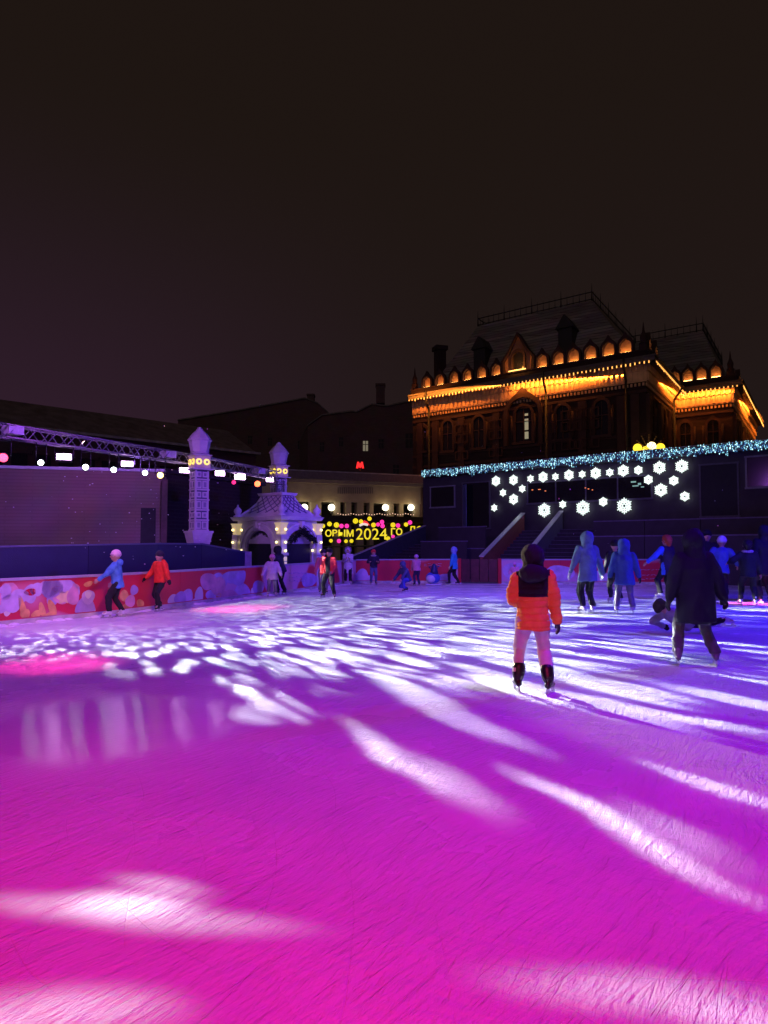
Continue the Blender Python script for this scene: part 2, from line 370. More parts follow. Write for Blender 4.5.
# ------------------------------------------------------------------ ground and ice
LEFT_BOARD = [G(-170, 646), G(0, 626), G(110, 615), G(180, 606.5), G(245, 598), G(290, 592.5), G(322, 588), G(342, 584.5), G(356, 583.2)]
FAR_BOARD = [G(356, 583.2), G(410, 583), G(461, 583.2)]
FAR_BOARD2 = [G(498, 583.6), G(560, 584), G(640, 584.3), G(700, 584.6), G(741, 585)]
_r = G(741, 585)
RIGHT_EDGE = [Vector((_r.x + 3.2, _r.y - 1.2, 0)), Vector((_r.x + 5.6, _r.y - 5.5, 0)), Vector((_r.x + 6.4, _r.y - 14, 0)), Vector((18, -6, 0)), Vector((-14, -6, 0))]
ring = [Vector((-12.5, 2, 0))] + LEFT_BOARD + FAR_BOARD[1:] + FAR_BOARD2 + RIGHT_EDGE
gm = MB().add([(-900, -900, -.06), (900, -900, -.06), (900, 900, -.06), (-900, 900, -.06)], [(0, 1, 2, 3)])
gnd = gm.build('ground', mat('trodden_snow_ground', (.22, .22, .24), .9, .5, .6, .4, 4)); tag(gnd, kind='structure')

def ice_material():
    m = bpy.data.materials.new('rink_ice'); m.use_nodes = True; t = m.node_tree; b = t.nodes['Principled BSDF']; L = t.links.new
    tcn = t.nodes.new('ShaderNodeTexCoord')
    wn = t.nodes.new('ShaderNodeTexNoise'); wn.inputs['Scale'].default_value = .45; wn.inputs['Detail'].default_value = 2; L(tcn.outputs['Object'], wn.inputs['Vector'])
    wa = t.nodes.new('ShaderNodeVectorMath'); wa.operation = 'MULTIPLY_ADD'; L(wn.outputs['Color'], wa.inputs[0]); wa.inputs[1].default_value = (.5, .5, 0); L(tcn.outputs['Object'], wa.inputs[2])
    hs = None
    def layer(ang, sx, sy, w, det=3, sharp=None):
        nonlocal hs
        vr = t.nodes.new('ShaderNodeVectorRotate'); vr.rotation_type = 'Z_AXIS'; L(wa.outputs[0], vr.inputs['Vector']); vr.inputs['Angle'].default_value = R(ang)
        mp = t.nodes.new('ShaderNodeMapping'); L(vr.outputs[0], mp.inputs['Vector']); mp.inputs['Scale'].default_value = (sx, sy, 1)
        n = t.nodes.new('ShaderNodeTexNoise'); n.inputs['Scale'].default_value = 1; n.inputs['Detail'].default_value = det; n.inputs['Roughness'].default_value = .6; L(mp.outputs[0], n.inputs['Vector'])
        o = n.outputs['Fac']
        if sharp:   # narrow skate cuts
            mr = t.nodes.new('ShaderNodeMapRange'); L(o, mr.inputs['Value']); mr.inputs['From Min'].default_value = sharp; mr.inputs['From Max'].default_value = sharp + .05
            mr.inputs['To Min'].default_value = 0; mr.inputs['To Max'].default_value = -1; o = mr.outputs[0]
        k = t.nodes.new('ShaderNodeMath'); k.operation = 'MULTIPLY_ADD'; L(o, k.inputs[0]); k.inputs[1].default_value = w
        if hs is None: k.inputs[2].default_value = 0
        else: L(hs, k.inputs[2])
        hs = k.outputs[0]
    layer(-58, 3.4, 20, 1.0, 6); layer(-45, 3.0, 38, .6, 5); layer(-70, 9, 70, .30, 4); layer(25, 3.0, 26, .22, 3)
    layer(-52, 1.5, 40, .16, 2, .62); layer(-64, 1.2, 30, .16, 2, .64); layer(0, 1.6, 2.2, .8, 5)
    # long curving blade cuts
    def arcs(cx, cy, sc, w, thin):
        nonlocal hs
        mp = t.nodes.new('ShaderNodeMapping'); L(wa.outputs[0], mp.inputs['Vector']); mp.inputs['Location'].default_value = (-cx, -cy, 0)
        wv = t.nodes.new('ShaderNodeTexWave'); wv.wave_type = 'RINGS'; wv.rings_direction = 'Z'; wv.inputs['Scale'].default_value = sc; wv.inputs['Distortion'].default_value = 5.0; wv.inputs['Detail'].default_value = 1.0; wv.inputs['Detail Scale'].default_value = .12; L(mp.outputs[0], wv.inputs['Vector'])
        mr = t.nodes.new('ShaderNodeMapRange'); L(wv.outputs['Fac'], mr.inputs['Value']); mr.inputs['From Min'].default_value = thin; mr.inputs['From Max'].default_value = 1.0; mr.inputs['To Max'].default_value = -1
        mk = t.nodes.new('ShaderNodeTexNoise'); mk.inputs['Scale'].default_value = .9; L(mp.outputs[0], mk.inputs['Vector'])
        mm = t.nodes.new('ShaderNodeMapRange'); L(mk.outputs['Fac'], mm.inputs['Value']); mm.inputs['From Min'].default_value = .48; mm.inputs['From Max'].default_value = .56
        m1 = t.nodes.new('ShaderNodeMath'); m1.operation = 'MULTIPLY'; L(mr.outputs[0], m1.inputs[0]); L(mm.outputs[0], m1.inputs[1])
        k = t.nodes.new('ShaderNodeMath'); k.operation = 'MULTIPLY_ADD'; L(m1.outputs[0], k.inputs[0]); k.inputs[1].default_value = w; L(hs, k.inputs[2]); hs = k.outputs[0]
    arcs(-6, 3, .8, .09, .999); arcs(9, -4, .7, .08, .9993); arcs(3, 16, .8, .08, .999); arcs(-14, -10, .75, .09, .9993); arcs(14, 9, .9, .07, .9993)
    # smoother wet patch where melt water lies
    pc = G(118, 722); vd = t.nodes.new('ShaderNodeVectorMath'); vd.operation = 'DISTANCE'; L(wa.outputs[0], vd.inputs[0]); vd.inputs[1].default_value = (pc.x + .25, pc.y + .25, 0)
    wet = t.nodes.new('ShaderNodeMapRange'); wet.interpolation_type = 'SMOOTHSTEP'; L(vd.outputs['Value'], wet.inputs['Value']); wet.inputs['From Min'].default_value = .9; wet.inputs['From Max'].default_value = 1.9
    wet.inputs['To Min'].default_value = 0.08; wet.inputs['To Max'].default_value = 1.0
    bp = t.nodes.new('ShaderNodeBump'); bp.inputs['Strength'].default_value = 1.0; bp.inputs['Distance'].default_value = .028; L(wet.outputs[0], bp.inputs['Strength']); L(hs, bp.inputs['Height']); L(bp.outputs[0], b.inputs['Normal'])
    # shaved snow lying thicker in places
    n5 = t.nodes.new('ShaderNodeTexNoise'); n5.inputs['Scale'].default_value = .7; n5.inputs['Detail'].default_value = 7; L(tcn.outputs['Object'], n5.inputs['Vector'])
    r = t.nodes.new('ShaderNodeValToRGB'); L(n5.outputs['Fac'], r.inputs[0]); r.color_ramp.elements[0].position = .3; r.color_ramp.elements[1].position = .7
    r.color_ramp.elements[0].color = (.70, .74, .80, 1); r.color_ramp.elements[1].color = (.84, .86, .88, 1); L(r.outputs[0], b.inputs['Base Color'])
    mr = t.nodes.new('ShaderNodeMapRange'); L(n5.outputs['Fac'], mr.inputs['Value']); mr.inputs['From Min'].default_value = .3; mr.inputs['From Max'].default_value = .7
    mr.inputs['To Min'].default_value = .16; mr.inputs['To Max'].default_value = .36; wr_ = t.nodes.new('ShaderNodeMath'); wr_.operation = 'MULTIPLY'; L(mr.outputs[0], wr_.inputs[0]); wr2 = t.nodes.new('ShaderNodeMath'); wr2.operation = 'MULTIPLY_ADD'; L(wet.outputs[0], wr2.inputs[0]); wr2.inputs[1].default_value = .82; wr2.inputs[2].default_value = .18
    L(wr2.outputs[0], wr_.inputs[1]); L(wr_.outputs[0], b.inputs['Roughness'])
    b.inputs['IOR'].default_value = 1.31; b.inputs['Specular IOR Level'].default_value = .5
    return m
im = MB().add([(p.x, p.y, 0) for p in ring], [tuple(range(len(ring)))])
ice = im.build('ice_surface', ice_material()); tag(ice, kind='structure')

# ------------------------------------------------------------------ rink boards
def board_material():
    m = bpy.data.materials.new('printed_board'); m.use_nodes = True; t = m.node_tree; b = t.nodes['Principled BSDF']; L = t.links.new
    tcn = t.nodes.new('ShaderNodeTexCoord'); n = t.nodes.new('ShaderNodeTexNoise'); n.inputs['Scale'].default_value = .42; n.inputs['Detail'].default_value = 1.2; L(tcn.outputs['Object'], n.inputs['Vector'])
    r = t.nodes.new('ShaderNodeValToRGB'); L(n.outputs['Fac'], r.inputs[0]); r.color_ramp.interpolation = 'LINEAR'
    r.color_ramp.elements[0].position = .50; r.color_ramp.elements[0].color = (.66, .03, .07, 1)
    r.color_ramp.elements[1].position = .53; r.color_ramp.elements[1].color = (.68, .38, .55, 1)
    L(r.outputs[0], b.inputs['Base Color']); b.inputs['Roughness'].default_value = .35
    return m
BOARD = board_material(); RAIL = mat('board_rail', (.42, .40, .50), .4, .1); KICK = mat('kick_strip', (.55, .55, .5), .6, .35, 3)
PR_L = mat('print_lavender', (.58, .46, .70), .4, .25, 3, 0); PR_W = mat('print_pale', (.78, .76, .70), .4, .12, 3, 0); PR_O = mat('print_orange', (.90, .42, .15), .4, .35, 5, 0)
PR_R = mat('print_red', (.60, .015, .05), .4, .12, 3, 0); PR_Y = mat('print_cream', (.85, .65, .35), .4, .15, 4, 0)
def boards(name, pts, h0, h1, label):
    root = empty(name, pts[len(pts) // 2], label, 'rink barrier')
    n = len(pts) - 1; tot = 0; seg = []
    for a, b in zip(pts, pts[1:]): seg.append((tot, (b - a).length)); tot += (b - a).length
    for i, (a, b) in enumerate(zip(pts, pts[1:])):
        # split long runs into panels
        k = max(1, round((b - a).length / 2.4))
        for j in range(k):
            p, q = a.lerp(b, j / k), a.lerp(b, (j + 1) / k)
            ha = h0 + (h1 - h0) * (seg[i][0] + seg[i][1] * j / k) / tot; hb = h0 + (h1 - h0) * (seg[i][0] + seg[i][1] * (j + 1) / k) / tot
            d = (q - p).normalized()
            MB().slab(p, q - d * .012, .10, ha, .08, 0, .04, .10, hb).build('board_panel', BOARD, root)
            MB().slab(p, q, ha + .002, ha + .055, .13, 0, .04, hb + .002, hb + .055).build('top_rail', RAIL, root)
            MB().slab(p, q - d * .012, .004, .098, .11, 0, .045).build('kick_strip', KICK, root)
    return root
bl = boards('rink_barrier', LEFT_BOARD, .86, .95, 'long curving rink barrier printed red and lavender along the left of the ice')
bf = boards('rink_barrier', FAR_BOARD, .97, .99, 'short red rink barrier across the far end, left of the dark gate')
br_ = boards('rink_barrier', FAR_BOARD2, .99, 1.0, 'red and lavender rink barrier across the far end, right of the dark gate')

def on_board(px, py, pts=LEFT_BOARD, off=-.006):
    for a, b in zip(pts, pts[1:]):
        d = V2(b) - V2(a); q = on_plane(px, py, V2(a), d.normalized())
        t = (V2(q) - V2(a)).dot(d) / d.length_squared
        if -.001 <= t <= 1.001:
            dn = d.normalized(); nn = Vector((-dn.y, dn.x)); q.x += nn.x * off; q.y += nn.y * off
            return q, dn
    return None, None
PRN = [0]
def print_blob(cx, cy, rx, ry, m, name='printed_shape', tilt=0.0, pts=LEFT_BOARD, par=None, wob=.0, n=22, star=0.0):
    PRN[0] += 1
    q, d = on_board(cx, cy, pts, -.006 - .0015 * (PRN[0] % 5))
    if q is None: return
    s = q.y / 700.0; d3 = Vector((d.x, d.y, 0)); k = 1 / max(.2, abs(d3.x - d3.y * (cx - 384) / 700))
    vs = []
    for i in range(n):
        t = 2 * math.pi * i / n; rr = 1 + wob * math.sin(3 * t + cx) + star * math.cos(6 * t)
        x, z = math.cos(t) * rx * rr, math.sin(t) * ry * rr
        x, z = x * math.cos(tilt) - z * math.sin(tilt), x * math.sin(tilt) + z * math.cos(tilt)
        p = q + d3 * (x * s * k) + Vector((0, 0, z * s)); p.z = min(max(p.z, .12), .84 if pts is LEFT_BOARD else .95); vs.append(p)
    nn = Vector((d.y, -d.x, 0)) * .0012
    MB().prism([v for v in vs], [v + nn for v in vs]).build(name, m, par or bl)
random.seed(9)
PR_P = mat('print_pink', (.70, .34, .46), .4, .25, 3, 0); PR_G = mat('print_violet', (.44, .34, .62), .4, .2, 3, 0)
CL = []
for (x0, x1, yb, n_) in ((-8, 74, 0, 20), (205, 252, 0, 9)):      # banks of printed clouds
    for k in range(n_):
        x = random.uniform(x0, x1); yt = 597 - x * .05; CL.append((x, yt + random.uniform(-10, 12), random.uniform(6, 11), random.uniform(6, 10), random.choice((PR_L, PR_L, PR_P, PR_G))))
for a in CL + [(5, 597, 5, 5, PR_W), (7, 611, 4, 5, PR_W), (30, 592, 6, 3.5, PR_R), (56, 589, 5, 3, PR_R), (22, 607, 3.2, 12, PR_O), (25, 614, 5, 5, PR_O), (36, 614, 5, 3.5, PR_O), (42, 610, 3, 8, PR_O), (52, 609, 3.6, 10, PR_O), (50, 615, 6, 3.5, PR_O), (21, 596, 3, 3, PR_W),
          (74, 592, 6, 6, PR_L), (85, 608, 10, 11, PR_G), (88, 597, 6.5, 7, PR_L), (88, 594, 3.4, 4.3, PR_W), (84, 611, 3.0, 4.4, PR_W), (92, 610, 3.4, 4.8, PR_W), (88, 584, 4.5, 2.6, PR_O),
          (124, 596, 4.5, 6, PR_O), (130, 601, 5, 6, PR_P), (134, 590, 4, 5, PR_G), (127, 607, 5, 4, PR_O), (140, 604, 3.5, 5, PR_O), (173, 600, 5.5, 5.5, PR_W), (180, 598, 6, 6.5, PR_G), (187, 597, 6, 8, PR_L), (199, 595, 4.2, 8, PR_W), (196, 602, 4, 4, PR_W),
          (219, 597, 3.0, 4.6, PR_O), (258, 588, 5.5, 8, PR_G), (253, 592, 2.6, 4.4, PR_W), (260, 591, 1.6, 4, PR_W), (309, 580, 8, 7, PR_G)]:
    print_blob(*a[:5], tilt=.3 if a[4] is PR_O else 0, wob=.07)
print_blob(64, 597, 7, 6, PR_Y, star=.22)
for a in [(362, 577, 7, 8, PR_L), (370, 580, 6, 5, PR_L), (444, 579, 9, 5, PR_L), (452, 576, 5, 5, PR_L)]: print_blob(*a, wob=.08, pts=FAR_BOARD, par=bf)
for a in [(515, 572, 12, 10, PR_L), (560, 574, 14, 9, PR_L), (600, 577, 10, 6, PR_L), (729, 575, 8, 9, PR_L)]: print_blob(*a, wob=.08, pts=FAR_BOARD2, par=br_)
# handwriting-like strokes printed on the red board (not legible in the photograph)
def strokes(par, pts, x0, x1, ys, m):
    mb = MB()
    for y in ys:
        x = x0
        while x < x1:
            q, d = on_board(x, y + random.uniform(-.6, .6), pts, -.008); w = random.uniform(1.5, 4)
            q2, d2 = on_board(x + w, y + random.uniform(-.8, .8), pts, -.008)
            if q and q2: mb.tube(q, q2, .012, .008, 5)
            x += w + random.uniform(.3, 1.6)
    mb.build('printed_scribble', m, par)
strokes(bl, LEFT_BOARD, 289, 305, (573, 577, 581), PR_L); strokes(br_, FAR_BOARD2, 638, 662, (570, 575, 579), PR_L); strokes(bf, FAR_BOARD, 424, 438, (564, 566), PR_L)

# dark gate in the far boards
g0, g1 = G(461, 583.2), G(498, 583.6)
gt = empty('barrier_gate', g0, 'dark maroon double gate in the far rink barrier below the stairs', 'gate')
DK = mat('dark_gate_board', (.10, .02, .03), .5, .3); RD = mat('gate_red_post', (.55, .02, .03), .5, .1)
for k in range(4):
    p, q = g0.lerp(g1, k / 4 + .01), g0.lerp(g1, (k + 1) / 4 - .01); MB().slab(p, q, .05, 1.0, .05, 0, .05).slab(p, q, .96, 1.03, .07, 0, .05).build('gate_leaf', DK, gt)
MB().slab(g1, g1 + Vector((.14, 0, 0)), .0, 1.06, .16, 0, .0).build('gate_post', RD, gt); MB().slab(g0 - Vector((.12, 0, 0)), g0, .0, 1.06, .16, 0, 0).build('gate_post', RD, gt)

# navy fence behind the left boards
NAVY = mat('navy_panel', (.018, .018, .085), .55, .12, 2.0, .3, 60); NAVYT = mat('navy_cap', (.10, .10, .22), .5, .1)
def outward(pts, o):
    res = []
    for i, p in enumerate(pts):
        a = pts[max(0, i - 1)]; b = pts[min(len(pts) - 1, i + 1)]; d = (b - a).normalized(); res.append(p + Vector((-d.y, d.x, 0)) * o)
    return res
fp = outward(LEFT_BOARD[:5], .75)
fr = empty('panel_fence', fp[2], 'plain navy blue panel fence behind the left rink barrier', 'fence')
heights = [1.50, 1.53, 1.58, 1.62, 1.62]
for i in range(len(fp) - 1):
    a, b = fp[i], fp[i + 1]
    if i == len(fp) - 2: b = a.lerp(b, .62)
    k = max(1, round((b - a).length / 2.0))
    for j in range(k):
        p, q = a.lerp(b, j / k), a.lerp(b, (j + 1) / k); d = (q - p).normalized()
        ha = heights[i] + (heights[i + 1] - heights[i]) * j / k; hb = heights[i] + (heights[i + 1] - heights[i]) * (j + 1) / k
        MB().slab(p, q - d * .015, .02, ha, .05, 0, 0, .02, hb).build('fence_panel', NAVY, fr)
        MB().slab(p, q, ha + .002, ha + .04, .08, 0, 0, hb + .002, hb + .04).build('fence_cap', NAVYT, fr)
a = fp[3].lerp(fp[4], .62); b = G(247, 596) + Vector((-.2, .7, 0))
MB().slab(a, b, .02, 1.62, .05, 0, 0, .02, 1.36).build('fence_panel', NAVY, fr)
MB().slab(a, b, 1.622, 1.665, .08, 0, 0, 1.362, 1.405).build('fence_cap', NAVYT, fr)
MB().box((b.x + .08, b.y, .70), (.22, .16, 1.40)).build('fence_post', mat('violet_post', (.22, .2, .45), .5), fr)

# shaved snow pushed up against the foot of the boards
random.seed(31)
for pts_, nm in ((LEFT_BOARD[1:], 1), (FAR_BOARD, 2), (FAR_BOARD2, 3)):
    m = MB(); ins = outward(pts_, -.10)
    for a, b in zip(ins, ins[1:]):
        k = int((b - a).length / .22)
        for j in range(k):
            p = a.lerp(b, (j + random.random()) / k); m.ball((p.x + random.uniform(-.04, .04), p.y + random.uniform(-.05, .05), -.01), random.uniform(.05, .12), n=8, m=5, sc=(1.3, 1.2, .55))
    o = m.build('snow_ridge', mat('shaved_snow', (.78, .79, .82), .9, .08, 12, .6, 50)); tag(o, kind='stuff')

# ------------------------------------------------------------------ brown stage hall behind the truss
HALL = brick_mat('brown_plank_wall', (.32, .21, .19), (.30, .20, .18), (.265, .175, .16), 1.0, .8, 1.9, .11, .12)
DARKD = mat('dark_opening', (.012, .012, .018), .6, .2); SNOW = mat('snow', (.78, .79, .82), .9, .06, 3, .3, 12)
h0, h1 = P(-230, 467, 21.2), P(161, 472, 23.6)
H0, H1 = V2(h0), V2(h1); hd = (H1 - H0).normalized(); hn = Vector((-hd.y, hd.x)); hz = h1.z
hall = empty('stage_hall', (H1.x, H1.y, 0), 'low brown plank-clad hall with a dark doorway behind the navy fence and the lamp truss', 'building')
MB().prism([(H0.x, H0.y, 0), (H1.x, H1.y, 0), (H1.x + hn.x * 8, H1.y + hn.y * 8, 0), (H0.x + hn.x * 8, H0.y + hn.y * 8, 0)],
           [(H0.x, H0.y, hz), (H1.x, H1.y, hz), (H1.x + hn.x * 8, H1.y + hn.y * 8, hz), (H0.x + hn.x * 8, H0.y + hn.y * 8, hz)]).build('wall', HALL, hall)
o_ = V2(H0) - hd * .2; e_ = H1 + hd * .12
MB().slab(o_, e_, hz + .004, hz + .10, .5, 0, .2).build('roof_edge', mat('pale_roof_edge', (.55, .55, .62), .4, .1), hall)
q = on_plane(148.5, 508, H0, hd); MB().slab(V2(q) - hd * .24, V2(q) + hd * .24, .05, q.z, .03, 0, -.02).build('door', DARKD, hall)
q = on_plane(162, 500, H0, hd)
MB().slab(H1 + Vector((.03, .0)), H1 + hd * .22, 0, hz - .25, .25, 0, .05).build('downpipe_casing', mat('casing_brown', (.12, .07, .07), .7), hall)

# darker service block right of the hall
sb0, sb1 = P(166, 480, 25.5), P(262, 480, 31.0)
sb = empty('service_block', (sb0.x, sb0.y, 0), 'dark brick block behind the tall festive pillar, right of the brown hall', 'building')
d_ = (V2(sb1) - V2(sb0)).normalized()
MB().slab(V2(sb0), V2(sb1), 0, 4.25, 5, 0, 2.5).build('wall', brick_mat('dark_brick', (.045, .028, .032), (.035, .022, .028), (.05, .04, .045), 1, .9, .45, .14), sb)
MB().slab(V2(sb0) - d_ * .1, V2(sb1) + d_ * .1, 4.254, 4.40, 5.3, 0, 2.5).build('roof', mat('dark_felt_roof', (.05, .045, .05), .9, .3, 3, .3, 8, snow=0), sb)

# long old building with snow-edged roof far behind
L0, L1 = Vector((-38, 40)), V2(P(256, 440, 66))
ob = empty('long_old_building', (L1.x, L1.y, 0), 'long dark old building with snowy eaves far behind the lamp truss', 'building')
OLD = brick_mat('old_dark_brick', (.17, .09, .11), (.14, .075, .09), (.13, .09, .10), 1, .9, .5, .15)
ROOFG = mat('sheet_roof', (.22, .18, .19), .7, .35, 1.2, .3, 5)
dd = (L1 - L0).normalized(); nn = Vector((-dd.y, dd.x))
def q3(p, z): return (p[0], p[1], z)
MB().slab(L0, L1, 0, 10.2, 11, 0, 5.5).build('wall', OLD, ob)
MB().prism([q3(L0 - nn * .6, 10.21), q3(L1 - nn * .6, 10.21), q3(L1 + nn * 11.6, 10.21), q3(L0 + nn * 11.6, 10.21)],
           [q3(L0 + nn * 5, 13.2), q3(L1 + nn * 5, 13.2), q3(L1 + nn * 6, 13.2), q3(L0 + nn * 6, 13.2)]).build('roof', ROOFG, ob)
MB().slab(L0, L1, 10.22, 10.42, .5, 0, -.55).build('snow_ledge', mat('old_snow', (.40, .40, .42), .9, .3, 2), ob)
for k in range(22):
    c = L0.lerp(L1, (k + .5) / 22)
    w_ = MB().slab(c - dd * .55, c + dd * .55, 6.3, 8.4, .1, 0, -.02).build('window', DARKD, ob)
    MB().slab(c - dd * .8, c + dd * .8, 8.45, 8.7, .25, 0, -.1).build('window_hood', OLD, w_)

# ------------------------------------------------------------------ lamp truss
ALU = mat('truss_alloy', (.24, .24, .27), .45, .08, 8, 0, metal=.4); BLK = mat('black_housing', (.03, .03, .035), .45, .2)
tr = empty('lighting_truss', (*TRUSS[1], TZ), 'horizontal lattice metal truss carrying stage lamps behind the left barrier', 'truss')
chord, lattice = MB(), MB()
for a, b in zip(TRUSS, TRUSS[1:]):
    d = (b - a); Ln = d.length; d.normalize(); n = Vector((-d.y, d.x)) * .15
    cs = [(n, TZ), (-n, TZ), (n, TZ + .30), (-n, TZ + .30)]
    for (o2, z) in cs: chord.tube(q3(a + o2, z), q3(b + o2, z), .026, n=6)
    k = int(Ln / .50)
    for j in range(k):
        p, r = a + d * (Ln * j / k), a + d * (Ln * (j + 1) / k); m_ = (p + r) / 2
        for sgn in (1, -1):
            lattice.tube(q3(p + n * sgn, TZ), q3(m_ + n * sgn, TZ + .30), .014, n=5, ends=False); lattice.tube(q3(m_ + n * sgn, TZ + .30), q3(r + n * sgn, TZ), .014, n=5, ends=False)
        for z in (TZ, TZ + .3): lattice.tube(q3(p + n, z), q3(r - n, z), .011, n=5, ends=False)
chord.build('chord', ALU, tr); lattice.build('lattice', ALU, tr)
for px in (10, 165, 258):
    p = truss_at(px); MB().box((p.x, p.y, TZ + .20), (.36, .34, .20), math.atan2(.8, .55)).build('corner_block', mat('pale_block', (.6, .6, .68), .4), tr)
for (x, y) in ((-11.5, 12.3), (-4.02, 27.0)):
    mb = MB()
    for (a, b) in ((-.13, -.13), (.13, -.13), (.13, .13), (-.13, .13)): mb.tube((x + a, y + b, 0), (x + a, y + b, TZ), .024, n=6)
    for k in range(14):
        z = TZ * k / 14; z2 = TZ * (k + 1) / 14
        mb.tube((x - .13, y - .13, z), (x + .13, y - .13, z2), .012, n=5, ends=False); mb.tube((x + .13, y + .13, z), (x - .13, y + .13, z2), .012, n=5, ends=False)
    mb.build('tower_leg', ALU, tr)

def lamp_dir(): return Vector((.42, -1, -.38)).normalized()
def wash_bar(px, py, w, hgt, m, label):
    p = truss_at(px); z = P(px, py, p.y).z
    o = empty('wash_light', (p.x, p.y - .05, z), label, 'stage lamp', 'stage lamps hanging from the truss')
    rz = .40
    M = Matrix.Rotation(rz, 3, 'Z') @ Matrix.Rotation(R(-14), 3, 'X')
    def T(v): return Vector(o.location) + M @ Vector(v)
    MB().box(T((0, .07, 0)), (w + .07, .12, hgt + .07), rot=M).build('housing', BLK, o, .01)
    MB().box(T((0, .0, 0)), (w, .02, hgt), rot=M).build('lens', m, o)
    mb = MB()
    for s in (-1, 1): mb.tube(T((s * (w / 2 + .05), .07, 0)), T((s * (w / 2 + .05), .07, TZ - z + .0)), .012, n=6)
    mb.tube(T((-(w / 2 + .05), .07, TZ - z)), T(((w / 2 + .05), .07, TZ - z)), .012, n=6); mb.build('yoke', BLK, o)
def par_can(px, py, r, m, label, Yoff=0):
    p = truss_at(px); z = P(px, py, p.y).z
    o = empty('spot_lamp', (p.x, p.y - .05, z), label, 'stage lamp', 'stage lamps hanging from the truss')
    D = lamp_dir(); c = Vector(o.location)
    MB().tube(c - D * .01, c - D * .28, r + .02, r * .7, 14).build('housing', BLK, o)
    MB().tube(c, c - D * .012, r, r, 14).tube(c, c + D * .03, r * .9, r * .3, 14).build('lens', m, o)
    mb = MB()
    sx_ = Vector((D.y, -D.x, 0)).normalized() * (r + .05)
    mb.tube(c - D * .1 + sx_ - Vector((0, 0, c.z - TZ + .1)), c - D * .1 - sx_ - Vector((0, 0, c.z - TZ + .1)), .012, n=6)
    for s in (-1, 1): mb.tube(c - D * .1 + sx_ * s, Vector((c.x, c.y, TZ)) - D * .1 + sx_ * s, .012, n=6)
    mb.build('yoke', BLK, o)
LV = glow('lens_violet_white', (.90, .55, 1.0), 24); LW = glow('lens_cool_white', (.80, 1.0, .88), 22); LY = glow('lens_yellow', (1.0, .74, .16), 6)
LR = glow('lens_red', (1.0, .05, .10), 5); LO = glow('lens_orange', (1.0, .12, .03), 5); LP = glow('lens_pink', (1.0, .02, .16), 2)
for (x, y, w, hh, lb) in [(62, 457, .38, .17, 'violet-white wash lamp nearest the left end of the truss'), (125, 464, .34, .16, 'violet-white wash lamp between the round white lamps on the truss'),
        (183.5, 470.5, .32, .17, 'violet-white wash lamp just left of the tall festive pillar'), (219, 473.5, .34, .18, 'violet-white wash lamp just right of the tall festive pillar'),
        (239.5, 477, .40, .22, 'violet-white wash lamp beside the dim pink lamp'), (269.5, 479.5, .30, .2, 'violet-white wash lamp beside the second festive pillar')]:
    wash_bar(x, y, w * .88, hh * .85, LV, lb)
for (x, y, r, m, lb) in [(39, 463, .085, LW, 'small round white lamp leftmost under the truss'), (85, 467.5, .09, LW, 'small round white lamp right of the first violet lamp'),
        (112, 470, .09, LW, 'small round white lamp left of the second violet lamp'), (144.5, 473, .09, LW, 'small round white lamp beside the yellow lamp'),
        (158.5, 475.5, .115, LY, 'round yellow lamp under the truss'), (1.5, 458, .13, LR, 'red lamp at the left end of the truss'),
        (233, 482.5, .09, LP, 'dim pink lamp under the truss near the kiosk'), (257, 484, .14, LO, 'orange-red lamp under the truss above the kiosk')]:
    par_can(x, y, r * .78, m, lb)

